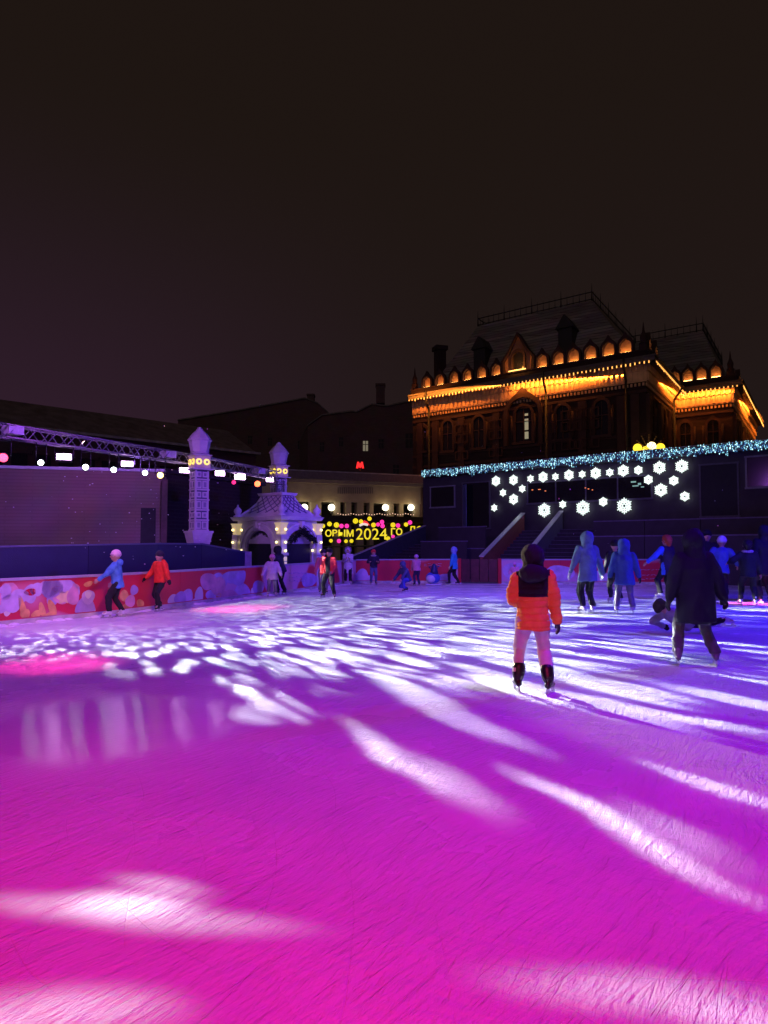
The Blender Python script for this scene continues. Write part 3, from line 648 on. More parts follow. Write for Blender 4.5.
# ------------------------------------------------------------------ festive pillars
PW = mat('painted_plaster_white', (.62, .60, .66), .6, .08, 5, .15); PS = mat('panel_slate', (.10, .10, .20), .6, .2); PG = glow('lantern_yellow', (1.0, .72, .06), 1.5)
PC = mat('lantern_cream', (.75, .70, .50), .5)
def pillar(x, y, s, label):
    o = empty('festive_pillar', (x, y, 0), label, 'pillar', 'white festive pillars by the truss')
    M = lambda: MB()
    rz = R(38); Mr = Matrix.Rotation(rz, 3, 'Z')
    def T(v): return Vector((x, y, 0)) + Mr @ (Vector(v) * s)
    M().prism([T((a * .27, b * .27, 0)) for a, b in ((-1, -1), (1, -1), (1, 1), (-1, 1))], [T((a * .27, b * .27, 1.62)) for a, b in ((-1, -1), (1, -1), (1, 1), (-1, 1))]) \
       .prism([T((a * .25, b * .25, 1.62)) for a, b in ((-1, -1), (1, -1), (1, 1), (-1, 1))], [T((a * .32, b * .32, 2.0)) for a, b in ((-1, -1), (1, -1), (1, 1), (-1, 1))]) \
       .prism([T((a * .34, b * .34, 2.0)) for a, b in ((-1, -1), (1, -1), (1, 1), (-1, 1))], [T((a * .34, b * .34, 2.06)) for a, b in ((-1, -1), (1, -1), (1, 1), (-1, 1))]).build('pedestal', PW, o)
    sh = MB().box(T((0, 0, 3.05)), (.38 * s, .38 * s, 2.1 * s), rz).build('shaft', PS, o)
    fr = MB(); pn = MB()
    for k in range(7):
        z = 2.06 + k * .31; fr.box(T((0, 0, z + .02)), (.47 * s, .47 * s, .045 * s), rz)
        if k == 6: break
        big = k % 2 == 0
        for (ax, ay, r2) in ((0, -1, 0), (1, 0, 90), (0, 1, 0), (-1, 0, 90)):
            for u in (-.095, .095):
                c = Vector((ax * .20, ay * .20, 0)) + (Vector((u, 0, 0)) if r2 == 0 else Vector((0, u, 0)))
                w = .16 if big else .15; hh = .23 if big else .17
                bx = (w * s, .025 * s, hh * s) if r2 == 0 else (.025 * s, w * s, hh * s)
                fr.box(T((c.x, c.y, z + .175)), bx, rz)
                c2 = c * 1.0 + Vector((ax * .02, ay * .02, 0)); bx2 = ((w - .08) * s, .02 * s, (hh - .08) * s) if r2 == 0 else (.02 * s, (w - .08) * s, (hh - .08) * s)
                pn.box(T((c2.x, c2.y, z + .175)), bx2, rz)
    for (a, b) in ((-1, -1), (1, -1), (1, 1), (-1, 1)): fr.box(T((a * .195, b * .195, 3.05)), (.05 * s, .05 * s, 2.0 * s), rz)
    fr.build('moulding', PW, o); pn.build('panel', mat('panel_grey', (.28, .28, .38), .6), o)
    MB().box(T((0, 0, 4.16)), (.50 * s, .50 * s, .40 * s), rz).build('lantern', PC, o)
    lg = MB(); rg = MB()
    for (ax, ay) in ((0, -1), (1, 0), (0, 1), (-1, 0)):
        for u in (-.125, .125):
            t = Vector((-ay, ax, 0)) * u; c = T(Vector((ax * .252, ay * .252, 4.17)) + t); n_ = Mr @ Vector((ax, ay, 0))
            lg.tube(c, c + n_ * .02 * s, .095 * s, .09 * s, 12); rg.tube(c + n_ * .02 * s, c + n_ * .035 * s, .045 * s, .03 * s, 10)
    lg.build('lantern_glass', PG, o); rg.build('lantern_boss', PC, o)
    MB().box(T((0, 0, 3.945)), (.66 * s, .66 * s, .035 * s), rz).box(T((0, 0, 4.375)), (.58 * s, .58 * s, .035 * s), rz).build('cornice', PW, o)
    ph = R(22.5) + rz
    MB().lathe((x, y, 4.39 * s), [(.24 * s, 0), (.30 * s, .04 * s), (.27 * s, .09 * s), (.335 * s, .42 * s), (.375 * s, .46 * s), (.36 * s, .49 * s)], 8, 0, False, ph).build('capital', PW, o)
    MB().lathe((x, y, 4.39 * s), [(.355 * s, .492 * s), (.25 * s, .64 * s), (.13 * s, .76 * s), (.05 * s, .86 * s), (.01 * s, .88 * s)], 8, 0, False, ph).build('peaked_cap', PW, o)
    return o
p1 = P(199, 500, 21.15); s1 = (P(199, 427, 21.15).z) / 5.27
pillar(p1.x, p1.y, s1, 'tall white festive pillar with lit yellow lantern, standing free behind the navy fence')
p2 = P(278.5, 500, 28.4); s2 = (P(278, 442, 28.4).z) / 5.27
pillar(p2.x, p2.y, s2, 'white festive pillar with lit yellow lantern rising behind the kiosk roof')

# ------------------------------------------------------------------ lattice-roofed festive kiosk
KW = mat('kiosk_plaster', (.52, .50, .60), .6, .12, 4, .2); KR = mat('kiosk_roof_white', (.66, .64, .74), .55, .1, 4, .3, 10); KD = mat('kiosk_dark_door', (.012, .014, .03), .5)
KL = glow('warm_bulb', (1.0, .80, .30), 3.0)
K0 = V2(P(281, 560, 24.9)); ku = Vector((-.80, .60)); kv = Vector((.62, .785)); KS, KT = 2.30, 1.82
ks = empty('festive_kiosk', q3(K0, 0), 'white festive kiosk with arched doors, steep lattice roof and glowing corner lamps', 'kiosk')
def KP(a, b, z): p = K0 + ku * a + kv * b; return Vector((p.x, p.y, z))
EZ = 2.52
def arch_wall(O, d, n, L, z0, z1, r, zc, th, mbw, N=14):
    """wall with an arched opening in the middle, built from strips"""
    def pt(u, z, k): p = O + d * u + n * k; return Vector((p.x, p.y, z))
    c = L / 2; outer = [(0, z0), (0, z1), (L, z1), (L, z0)]
    xs = [c - r * math.cos(math.pi * i / N) for i in range(N + 1)]; zs = [zc + r * math.sin(math.pi * i / N) for i in range(N + 1)]
    def cell(u0, u1, a0, a1):
        v = [pt(u0, a0, 0), pt(u1, a1, 0), pt(u1, z1, 0), pt(u0, z1, 0), pt(u0, a0, th), pt(u1, a1, th), pt(u1, z1, th), pt(u0, z1, th)]
        mbw.add(v, [(0, 1, 2, 3), (7, 6, 5, 4), (0, 4, 5, 1), (3, 2, 6, 7)])
    cell(0, c - r, z0, z0); cell(c + r, L, z0, z0)
    mbw.add([pt(c - r, z0, 0), pt(c - r, z1, 0), pt(c - r, z1, th), pt(c - r, z0, th)], [(0, 1, 2, 3)]); mbw.add([pt(c + r, z0, 0), pt(c + r, z1, 0), pt(c + r, z1, th), pt(c + r, z0, th)], [(0, 1, 2, 3)])
    for i in range(N): cell(xs[i], xs[i + 1], zs[i], zs[i + 1])
    return pt
w = MB(); tr_ = MB(); dr = MB(); tym = MB()
for (O, d, n, L) in ((K0, ku, kv, KS), (K0, kv, ku, KT), (K0 + ku * KS, kv, -ku, KT), (K0 + kv * KT, ku, -kv, KS)):
    pt = arch_wall(O, d, n, L, 0, EZ, .66, 1.50, .14, w)
    # archivolt moulding, stepped
    for (ra, rb, k0) in ((.69, .83, -.05), (.85, .93, -.09)):
        N = 18; vs = []
        for i in range(N + 1):
            t = math.pi * i / N
            for (rr, kk) in ((ra, 0), (ra, k0), (rb, k0), (rb, 0)): vs.append(pt(L / 2 - rr * math.cos(t), 1.50 + rr * math.sin(t), kk))
        tr_.add(vs, [(i * 4 + j, (i + 1) * 4 + j, (i + 1) * 4 + (j + 1) % 4, i * 4 + (j + 1) % 4) for i in range(N) for j in range(4)])
    kp_ = pt(L / 2, 1.50 + .86, -.12); tr_.box(kp_, (.16, .16, .26), math.atan2(d.y, d.x))
    a, b = pt(L / 2 - .62, 0, .09), pt(L / 2 + .62, 0, .09); dr.slab(a, b, 0, 1.66, .04)
    tym = MB().slab(pt(L / 2 - .60, 0, .10), pt(L / 2 + .60, 0, .10), 1.67, 1.78, .04)
    for q_ in range(7):
        u = (q_ - 3) * .17; hh = .34 - abs(q_ - 3) * .085; tym.slab(pt(L / 2 + u - .09, 0, .10), pt(L / 2 + u + .09, 0, .10), 1.781, 1.77 + hh * .8, .04)
    tym.build('door_head', KW, ks)
w.build('wall', KW, ks); tr_.build('archivolt', KR, ks); dr.build('door', KD, ks)
# eaves: arched snow-topped rim
ev = MB(); ev.prism([KP(-.12, -.12, EZ + .004), KP(KS + .12, -.12, EZ + .004), KP(KS + .12, KT + .12, EZ + .004), KP(-.12, KT + .12, EZ + .004)],
                    [KP(-.2, -.2, EZ + .14), KP(KS + .2, -.2, EZ + .14), KP(KS + .2, KT + .2, EZ + .14), KP(-.2, KT + .2, EZ + .14)])
ev.build('cornice', KR, ks)
zt = P(281, 492, 25.6).z
rings = [(0.0, 0.0), (.30, .34), (.50, .66), (.62, 1.0)]
def KRng(i, z): return [KP(i, i, z), KP(KS - i, i, z), KP(KS - i, KT - i, z), KP(i, KT - i, z)]
rf = MB()
for (a, b) in zip(rings, rings[1:]): rf.prism(KRng(a[0], EZ + .145 + a[1] * (zt - EZ - .25)), KRng(b[0], EZ + .145 + b[1] * (zt - EZ - .25)), cap=False)
rf.prism(KRng(.54, zt - .10), KRng(.50, zt), 0); rfo = rf.build('roof', KR, ks)
lat = MB()
def RP(face, u, t):
    for (a, b) in zip(rings, rings[1:]):
        if a[1] <= t <= b[1] + 1e-6:
            k = (t - a[1]) / (b[1] - a[1]); i = a[0] + (b[0] - a[0]) * k - .012; z = EZ + .15 + t * (zt - EZ - .25)
            if face == 0: return KP(i + u * (KS - 2 * i), i, z)
            if face == 1: return KP(i, i + u * (KT - 2 * i), z)
            if face == 2: return KP(KS - i, i + u * (KT - 2 * i), z)
            return KP(i + u * (KS - 2 * i), KT - i, z)
for face in range(4):
    for k in range(-8, 10, 2):
        for sg in (1, -1):
            prev = None
            for j in range(13):
                t = .18 + .80 * j / 12; u = (k / 9.0) + sg * (t) * .75 + (0 if sg > 0 else .55)
                if 0.02 <= u <= .98:
                    p = RP(face, u, t)
                    if prev is not None: lat.tube(prev, p, .018, n=5, ends=False)
                    prev = p
                else: prev = None
lat.build('lattice', mat('lattice_violet', (.16, .14, .28), .6), rfo)
for (a, b) in ((0, 0), (1, 0), (1, 1), (0, 1)):
    prev = None; hip = MB()
    for r_ in rings:
        i = r_[0]; p = KP(i if a == 0 else KS - i, i if b == 0 else KT - i, EZ + .16 + r_[1] * (zt - EZ - .25))
        if prev is not None: hip.tube(prev, p, .035, n=6)
        prev = p
    hip.build('hip_rib', KR, rfo)
cornerlab = []
for (a, b) in ((0, 0), (KS, 0), (0, KT), (KS, KT)):
    c = KP(a, b, 0)
    MB().box((c.x, c.y, 1.0), (.30, .30, 2.0), math.atan2(ku.y, ku.x)).box((c.x, c.y, 1.30), (.40, .40, .10), math.atan2(ku.y, ku.x)).build('corner_pier', KW, ks, .01)
    MB().lathe((c.x, c.y, 2.0), [(.17, 0), (.19, .05), (.17, .08), (.23, .36), (.27, .42)], 8, 0, False).build('pier_capital', glow('capital_painted_glow', (1.0, .78, .34), .30), ks)  # emission painted into the capitals, standing for warm light falling on them
    MB().lathe((c.x, c.y, EZ + .15), [(.16, 0), (.17, .04), (.08, .08), (.15, .2), (.14, .28), (.04, .38), (.03, .46), (.0, .47)], 10).build('finial', KR, ks)
    dirs = [(-1, -1)] if (a == 0 and b == 0) else []
    for (sx_, sy_, zz) in ((.0, -.24, 2.18), (.0, -.24, 1.72), (.0, -.24, 1.42)):
        for q_ in (ku * -.0 + kv * -.23, ku * -.23):
            p = Vector((c.x + q_.x, c.y + q_.y, zz)); MB().ball(p, .045, n=8, m=6).build('bulb', KL, ks)
    if a == 0 and b == 0:
        mb = MB()
        for q_, dz in ((kv * -.17 + ku * .0, 0), (ku * -.17, 0)):
            for z_ in (.95, 1.13):
                dirv = ku if q_.dot(kv) < -.1 else kv
                p = Vector((c.x + q_.x, c.y + q_.y, z_)); mb.box(p, (.22, .03, .14) , math.atan2(dirv.y, dirv.x))
        mb.build('lit_scroll_panel', glow('panel_cream_glow', (.9, .70, .5), .45), ks)
# evergreen swag over the right arch
sw = MB(); random.seed(3)
for k in range(420):
    t = random.random(); u = .25 + t * (KT - .5); z = 2.25 - .42 * abs(math.sin((t - .5) * 3.1)) * 1.0 + random.uniform(-.13, .10)
    c = KP(-.16 + random.uniform(-.06, .04), u, z); d = Vector((random.uniform(-1, 1), random.uniform(-1, 1), random.uniform(-1.2, .3))).normalized() * .13
    sw.tube(c, c + d, .018, .003, 4)
sw.build('evergreen_swag', mat('fir_dark', (.010, .018, .020), .8, .4), ks)

# ------------------------------------------------------------------ metro pavilion
MB_ = mat('pavilion_stone', (.42, .36, .27), .8, .12, 1.5, .2, 10); MBd = mat('pavilion_stone_dark', (.22, .19, .15), .8, .15, 1.5); GLB = glow('globe_white', (1.0, .90, .62), 4)
m0, m1 = P(262, 471, 59), P(450, 480, 66); A0, A1 = V2(m0), V2(m1); md = (A1 - A0).normalized(); mn = Vector((-md.y, md.x))
mp_ = empty('metro_pavilion', q3(A0, 0), 'long beige stone pavilion with columns and globe lamps behind the yellow sign', 'building')
z_top = P(300, 472, 60.3).z; z_f0 = P(300, 480, 60.3).z; z_f1 = P(300, 501, 60.3).z; z_c = P(300, 516, 60.3).z
MB().slab(A0, A1, z_f0, z_top, 13, 0, 5.6).build('cornice', mat('cornice_violet_grey', (.17, .14, .16), .8), mp_)
MB().slab(A0, A1, z_f0 - .25, z_f0 - .004, 12.4, 0, 5.8).build('architrave', MB_, mp_)
MB().slab(A0, A1, z_f1, z_f0 - .254, 12, 0, 6.0).build('frieze', MB_, mp_)
MB().slab(A0, A1, z_top + .004, z_top + .12, 12.6, 0, 5.6).build('roof_snow', mat('old_snow', (.4, .4, .42)), mp_)
MB().slab(A0, A1, 0, z_f1 - .004, 6, 0, 7.0).build('back_wall', mat('pavilion_dark', (.03, .026, .022), .8), mp_)
for px, cw in ((290, .5), (316.5, .47), (338, .26), (349, .26), (361, .3), (372, .19), (392, .22), (402, .19), (418, .26), (430, .3)):
    q = on_plane(px, 505, A0, md); MB().slab(V2(q) - md * cw, V2(q) + md * cw, 0, z_f1 - .004, .8, 0, .5).build('column', MB_, mp_)
MB().slab(A0, A1, z_c - .55, z_c, 2.6, 0, -.9).build('canopy', mat('canopy_black', (.02, .02, .02), .6), mp_)
for k, px in enumerate((304.5, 331.5, 385.5, 411)):
    q = on_plane(px, 507.5, A0 - mn * .1, md); l_ = MB().ball((q.x, q.y, q.z), .30, n=14, m=10).build('globe_lamp', GLB, mp_)
    MB().box((q.x, q.y + .2, q.z - .45), (.25, .5, .12)).build('bracket', BLK, l_)
    lamp('globe_light', 'POINT', (q.x, q.y - .55, q.z), (1.0, .68, .25), 16, radius=.4)
# lettering on the frieze: faint carved strokes
mb = MB()
for k in range(17):
    px = 338 + k * 2.15; q = on_plane(px, 490.5, A0, md); 
    mb.slab(V2(q) - md * .05, V2(q) + md * .05, q.z - .28, q.z + .28, .03, 0, -.03)
    if k % 2: mb.slab(V2(q) - md * .09, V2(q) + md * .09, q.z + .2, q.z + .28, .03, 0, -.034)
mb.build('carved_lettering', MBd, mp_)

# red M on the pavilion roof
RM = glow('red_letter', (1.0, .015, .012), 1.6)
q = P(360, 465, 64)
ms = empty('metro_sign', (q.x, q.y, z_top), 'glowing red letter M on a short post above the beige pavilion roof', 'sign')
u = 64 / 700.0
pts = [(-3.9, -3.0), (-2.7, 3.2), (-1.2, 3.2), (0, .6), (1.2, 3.2), (2.7, 3.2), (3.9, -3.0), (1.9, -3.0), (1.6, -1.0), (0, -2.9), (-1.6, -1.0), (-1.9, -3.0)]
mb = MB(); c = q
fv = [(c.x + a * u, c.y, c.z + b * u) for a, b in pts]; bv = [(x, y + .3, z) for x, y, z in fv]
mb.prism(fv, bv); mb.build('letter', RM, ms)
MB().tube((c.x, c.y + .15, z_top), (c.x, c.y + .15, c.z - .25), .06).build('post', BLK, ms)

# ------------------------------------------------------------------ yellow festive sign
YG = glow('neon_yellow', (1.0, .80, .0), .95); YD = glow('neon_yellow_dim', (.95, .80, .0), 1.3); PKG = glow('neon_pink', (1.0, .03, .35), 1.5)
SY = 50.0
sg = empty('new_year_sign', (P(365, 545, SY).x, SY, 0), 'glowing yellow new year lettering with yellow and pink discs in front of the beige pavilion', 'sign')
def text_mesh(txt, size, ext, m, loc, name, parent, bold=0.0):
    cu = bpy.data.curves.new('lettering', 'FONT'); cu.body = txt; cu.size = size; cu.extrude = ext; cu.offset = bold; cu.align_x = 'CENTER'
    to = bpy.data.objects.new('lettering', cu); C.objects.link(to); bpy.context.view_layer.update()
    me = bpy.data.meshes.new_from_object(to.evaluated_get(bpy.context.evaluated_depsgraph_get())); bpy.data.objects.remove(to)
    me.transform(Matrix.Rotation(R(90), 4, 'X')); me.transform(Matrix.Translation(Vector(loc) - wloc(parent))); me.materials.clear(); me.materials.append(m)
    o = bpy.data.objects.new(name, me); C.objects.link(o); o.parent = parent; return o
us = SY / 700.0
def sp(px, py, dy=0): v = P(px, py, SY); v.y += dy; return v
v = sp(338.8, 536.5); text_mesh('\u041e\u0412\u042b\u041c', 9.2 * us, .06, YG, (v.x + .05, v.y, v.z), 'lettering', sg, .012)
v = sp(314, 536.5); text_mesh('\u0421 \u041d', 9.2 * us, .06, YG, v, 'lettering', sg, .012)
v = sp(371.5, 539.5); text_mesh('2024', 16.0 * us, .06, YG, v, 'lettering', sg, .0)
v = sp(396.5, 535); text_mesh('\u0413\u041e', 9.2 * us, .06, YG, v, 'lettering', sg, .012)
v = sp(420, 533); text_mesh('\u0414\u041e\u041c', 9.2 * us, .06, YG, v, 'lettering', sg, .012)
for (x, y, r, m) in [(323, 526, 2.0, YG), (329.5, 524, 2.2, YG), (336.5, 525, 2.5, YG), (355.5, 521, 2.5, YG), (361, 521.5, 2, YG), (369.5, 518.7, 2, YG), (373.5, 525, 2.2, YG), (393, 525, 2.3, YG), (406, 524.5, 2.0, YG),
                     (341.5, 526, 2, PKG), (346.8, 526, 2, PKG), (378, 524.5, 1.8, PKG), (382, 522, 2, PKG), (382.6, 526, 2, PKG), (398, 525.5, 2, PKG), (410, 522.5, 2, PKG),
                     (331, 540.8, 1.7, YG), (346, 541.2, 1.7, YG), (351.5, 541, 1.8, YG), (388, 538.5, 2, YG), (339, 541, 1.9, PKG), (393, 536.5, 1.6, PKG)]:
    c = sp(x, y, -.03); mb = MB(); n = 14
    for i in range(n):
        a, b = 2 * math.pi * i / n, 2 * math.pi * (i + 1) / n; ro = r * us * .82
        mb.tube(c + Vector((math.cos(a) * ro, 0, math.sin(a) * ro)), c + Vector((math.cos(b) * ro, 0, math.sin(b) * ro)), r * us * .30, n=6)
    mb.tube(c, c + Vector((0, .04, 0)), r * us * .45, n=8); mb.build('light_disc', m, sg)
# red cap with white brim on the digits
c = sp(364.5, 524, -.05)
MB().prism([c + Vector((a * us, 0, b * us)) for a, b in ((-4.5, -1), (-3, 2), (0, 3.6), (3, 2.2), (5.5, -1.6), (2, -.6), (0, 0), (-2, -.4))], [c + Vector((a * us, .08, b * us)) for a, b in ((-4.5, -1), (-3, 2), (0, 3.6), (3, 2.2), (5.5, -1.6), (2, -.6), (0, 0), (-2, -.4))]).build('red_cap', glow('cap_red', (1, .02, .01), 1.0), sg)
MB().tube(c + Vector((-5 * us, -.02, -1.6 * us)), c + Vector((-1 * us, -.02, .1 * us)), 1.1 * us, n=8).tube(c + Vector((-1 * us, -.02, .1 * us)), c + Vector((3.5 * us, -.02, -1.0 * us)), 1.1 * us, n=8).build('cap_brim', glow('brim_white', (1, .85, .8), .8), sg)
mb = MB()
a, b = sp(304, 547), sp(432, 545)
mb.tube(a + Vector((0, .12, 0)), b + Vector((0, .12, 0)), .06).tube(a + Vector((0, .12, 1.6)), b + Vector((0, .12, 1.6)), .04)
for t in (.02, .35, .68, .98): p = a.lerp(b, t); mb.tube((p.x, p.y + .12, 0), (p.x, p.y + .12, p.z + 1.6), .06)
mb.build('support_frame', BLK, sg)
# string of small lights on the canopy
sl = empty('light_string', P(350, 514, 58), 'string of tiny warm lights along the dark canopy above the yellow sign', 'light string')
mb = MB(); random.seed(5); ws = []
for k in range(30):
    p = P(338 + k * 2.6, 513.4 + 1.4 * abs(math.sin(k * .6)), 57.2); mb.ball(p, .045, n=6, m=4); ws.append(p)
mb.build('bulbs', glow('tiny_warm', (1, .6, .4), 1.2), sl)
wm = MB()
for a, b in zip(ws, ws[1:]): wm.tube(a, b, .015, n=4, ends=False)
wm.build('wire', BLK, sl)

# ------------------------------------------------------------------ silhouettes of the old town behind
def silhouette(name, label, Y, outline, z0, depth, m, cat='building', chimneys=(), wins=()):
    fv = [P(x, y, Y) for x, y in outline]; base = [Vector((fv[-1].x, Y, 0)), Vector((fv[0].x, Y, 0))]
    fv = fv + base; bv = [v + Vector((-2.5, depth, 0)) for v in fv]
    o = empty(name, (fv[0].x, Y, 0), label, cat)
    MB().prism(fv, bv).build('wall', m, o)
    ed = MB()
    for a, b in zip(fv[:-2], fv[1:-2]):
        if (b - a).x > .4: ed.prism([a + Vector((0, -.25, .02)), b + Vector((0, -.25, .02)), b + Vector((-2.5, depth, .02)), a + Vector((-2.5, depth, .02))], [a + Vector((0, -.25, .20)), b + Vector((0, -.25, .20)), b + Vector((-2.5, depth, .20)), a + Vector((-2.5, depth, .20))])
    ed.build('roof', mat('dark_snowy_roof', (.15, .14, .145), .9, .35, .8, .3, 5), o)
    for (x, y, w_, hh) in chimneys:
        c = P(x, y, Y + 3); k = Y / 700; MB().box((c.x, c.y, c.z - hh * k / 2), (w_ * k, 1.4, hh * k)).box((c.x, c.y, c.z + .05), (w_ * k * 1.15, 1.7, .25)).build('chimney', m, o)
    for (x, y, w_, hh, mm, lit) in wins:
        c = P(x, y, Y); k = Y / 700
        wo = MB().box((c.x, c.y - .02, c.z), (w_ * k, .12, hh * k)).build('window', mm, o)
        MB().box((c.x, c.y - .10, c.z), (.08, .04, hh * k)).box((c.x, c.y - .10, c.z + hh * k * .15), (w_ * k, .045, .08)).box((c.x, c.y - .06, c.z + hh * k * .58), (w_ * k * 1.3, .2, .15)).build('window_frame', OLD, wo)
    return o
silhouette('gabled_house', 'dark gabled house with a single chimney behind the second festive pillar', 100, [(178, 421), (240, 411), (305, 399), (318, 404), (329, 414), (329, 416)], 0, 14, OLD, chimneys=[(311, 396, 7, 8)],
           wins=[(300, 445, 4, 8, DARKD, 0), (250, 440, 4, 8, DARKD, 0), (270, 442, 4, 8, DARKD, 0)])
LWIN = glow('lit_window_cream', (.75, .68, .45), .20)
silhouette('terraced_house', 'dark terraced house with one small lit window and snowy roof above the pavilion', 88, [(308, 426), (322, 416), (352, 412), (356, 413), (372, 405), (386, 407), (400, 404), (416, 401)], 0, 12, OLD, chimneys=[(380.5, 386, 9, 19), (414, 398, 3, 5)],
           wins=[(365.5, 446, 5, 10, LWIN, 1), (381, 444, 5, 9, DARKD, 0), (322, 447, 4, 9, DARKD, 0), (341, 442, 4, 9, DARKD, 0), (409, 441, 7, 14, DARKD, 0), (396, 470, 6, 10, DARKD, 0)])

# ------------------------------------------------------------------ red-brick historic building
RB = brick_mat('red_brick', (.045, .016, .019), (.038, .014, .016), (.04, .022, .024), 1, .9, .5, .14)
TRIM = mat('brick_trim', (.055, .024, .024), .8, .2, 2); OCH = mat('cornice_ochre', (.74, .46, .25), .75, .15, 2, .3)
TILE = brick_mat('roof_tile_snow', (.44, .38, .36), (.22, .19, .19), (.09, .07, .07), 1, .9, .9, .30)
TILE2 = brick_mat('roof_tile_snow_far', (.36, .32, .31), (.20, .18, .18), (.07, .06, .06), 1, .9, .9, .30)
AMB = glow('amber_strip', (1.0, .42, .08), 2.2); AMB2 = glow('amber_bar', (1.0, .52, .14), 24); IRON = mat('iron', (.03, .028, .028), .6)
Zc = 14.0
def at(px, py, Zrel): r = ray(px, py); t = Zrel / r.z; return Vector((r.x * t, r.y * t))
Bc, Ac = at(645, 361, Zc), at(413, 399, Zc); Cc = at(697, 415, Zc)
U = (Ac - Bc); LU = U.length; U.normalize(); Vv = (Cc - Bc); LV_ = Vv.length; Vv.normalize()
D2 = at(732, 385, Zc); E2 = at(755, 424, Zc); LW2 = (E2 - D2).length
hb = empty('historic_building', q3(Bc, 0), 'ornate red-brick historic building with snowy mansard roof and amber-lit cornice', 'building')
def HP(O, a, b, z): p = O + U * a + Vv * b; return Vector((p.x, p.y, z))
ZW = EYE + Zc - .25       # underside of the cornice overhang
def ccw(pts): return pts
# masses
W2 = 9.0
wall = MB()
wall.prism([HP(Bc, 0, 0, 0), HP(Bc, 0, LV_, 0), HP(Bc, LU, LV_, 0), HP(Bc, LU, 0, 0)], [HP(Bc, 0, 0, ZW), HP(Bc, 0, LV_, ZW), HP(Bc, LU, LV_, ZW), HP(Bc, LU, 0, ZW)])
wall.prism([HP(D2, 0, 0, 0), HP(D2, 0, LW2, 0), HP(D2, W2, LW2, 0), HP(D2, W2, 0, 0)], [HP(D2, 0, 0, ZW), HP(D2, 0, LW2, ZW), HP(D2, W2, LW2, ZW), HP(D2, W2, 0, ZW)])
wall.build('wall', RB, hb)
# cornice, bracket bands and lights for each face: (origin, dir, length, outward)
faces = [(Bc, U, LU, -Vv), (Bc, Vv, LV_, -U), (D2, U, W2 - 1.0, -Vv), (D2, Vv, LW2, -U)]
def fpnt(O, d, n, a, k, z): p = O + d * a + n * k; return Vector((p.x, p.y, z))
for fi, (O, d, L, n) in enumerate(faces):
    ang = math.atan2(d.y, d.x)
    def fbox(mb, a0, a1, k0, k1, z0, z1, mi=0):
        b = [fpnt(O, d, n, a0, k0, z0), fpnt(O, d, n, a1, k0, z0), fpnt(O, d, n, a1, k1, z0), fpnt(O, d, n, a0, k1, z0)]
        t = [fpnt(O, d, n, a0, k0, z1), fpnt(O, d, n, a1, k0, z1), fpnt(O, d, n, a1, k1, z1), fpnt(O, d, n, a0, k1, z1)]
        mb.prism(b, t, mi)
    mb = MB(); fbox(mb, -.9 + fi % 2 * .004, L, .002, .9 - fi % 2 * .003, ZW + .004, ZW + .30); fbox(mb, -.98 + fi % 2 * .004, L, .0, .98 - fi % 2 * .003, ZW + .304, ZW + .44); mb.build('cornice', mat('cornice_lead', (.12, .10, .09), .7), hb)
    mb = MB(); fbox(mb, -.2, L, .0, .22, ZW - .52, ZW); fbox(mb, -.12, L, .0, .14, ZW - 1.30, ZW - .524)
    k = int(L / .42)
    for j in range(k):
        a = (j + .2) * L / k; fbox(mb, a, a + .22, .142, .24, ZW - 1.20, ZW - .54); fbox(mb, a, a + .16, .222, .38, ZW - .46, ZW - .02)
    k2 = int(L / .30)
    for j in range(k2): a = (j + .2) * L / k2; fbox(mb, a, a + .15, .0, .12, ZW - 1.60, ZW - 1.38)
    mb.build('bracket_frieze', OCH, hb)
    mb = MB(); k3 = int(L / .34); random.seed(fi)
    for j in range(-2, k3):
        a = (j + .5) * L / k3; hgt_ = random.choice((.10, .16, .22)); fbox(mb, a, a + .07, .93, .96, ZW - hgt_ * .8 - .05, ZW - .004)
    mb.build('light_strip', AMB, hb)
    mb = MB(); fbox(mb, -.7, L, .84, .90, ZW - .13, ZW - .004); mb.build('light_trough', IRON, hb)
    ad_ = bpy.data.lights.new('cornice_led', 'AREA'); ad_.shape = 'RECTANGLE'; ad_.size = L; ad_.size_y = .05; ad_.color = (1.0, .28, .03); ad_.energy = 34 * L
    ao_ = bpy.data.objects.new('cornice_led', ad_); C.objects.link(ao_); ao_.location = fpnt(O, d, n, L / 2, .82, ZW - .10)
    zax = (Vector((n.x, n.y, 0)) * .8 + Vector((0, 0, .6))).normalized(); xax = Vector((d.x, d.y, 0)); xax = (xax - zax * xax.dot(zax)).normalized(); yax = zax.cross(xax)
    ao_.rotation_euler = Matrix((xax, yax, zax)).transposed().to_euler()
    for z in (ZW - 2.1, ZW - 5.4, ZW - 6.4, ZW - 10.2): mb = MB(); fbox(mb, -.08, L, .0, .12, z, z + .22); mb.build('string_course', TRIM, hb)
    mb = MB(); fbox(mb, -.15, L, -.45, .40, ZW + .445, ZW + .95); mb.build('parapet', RB, hb)
    mb = MB(); fbox(mb, -.2, L, -.5, .45, ZW + .954, ZW + 1.06); mb.build('parapet_cap', TRIM, hb)
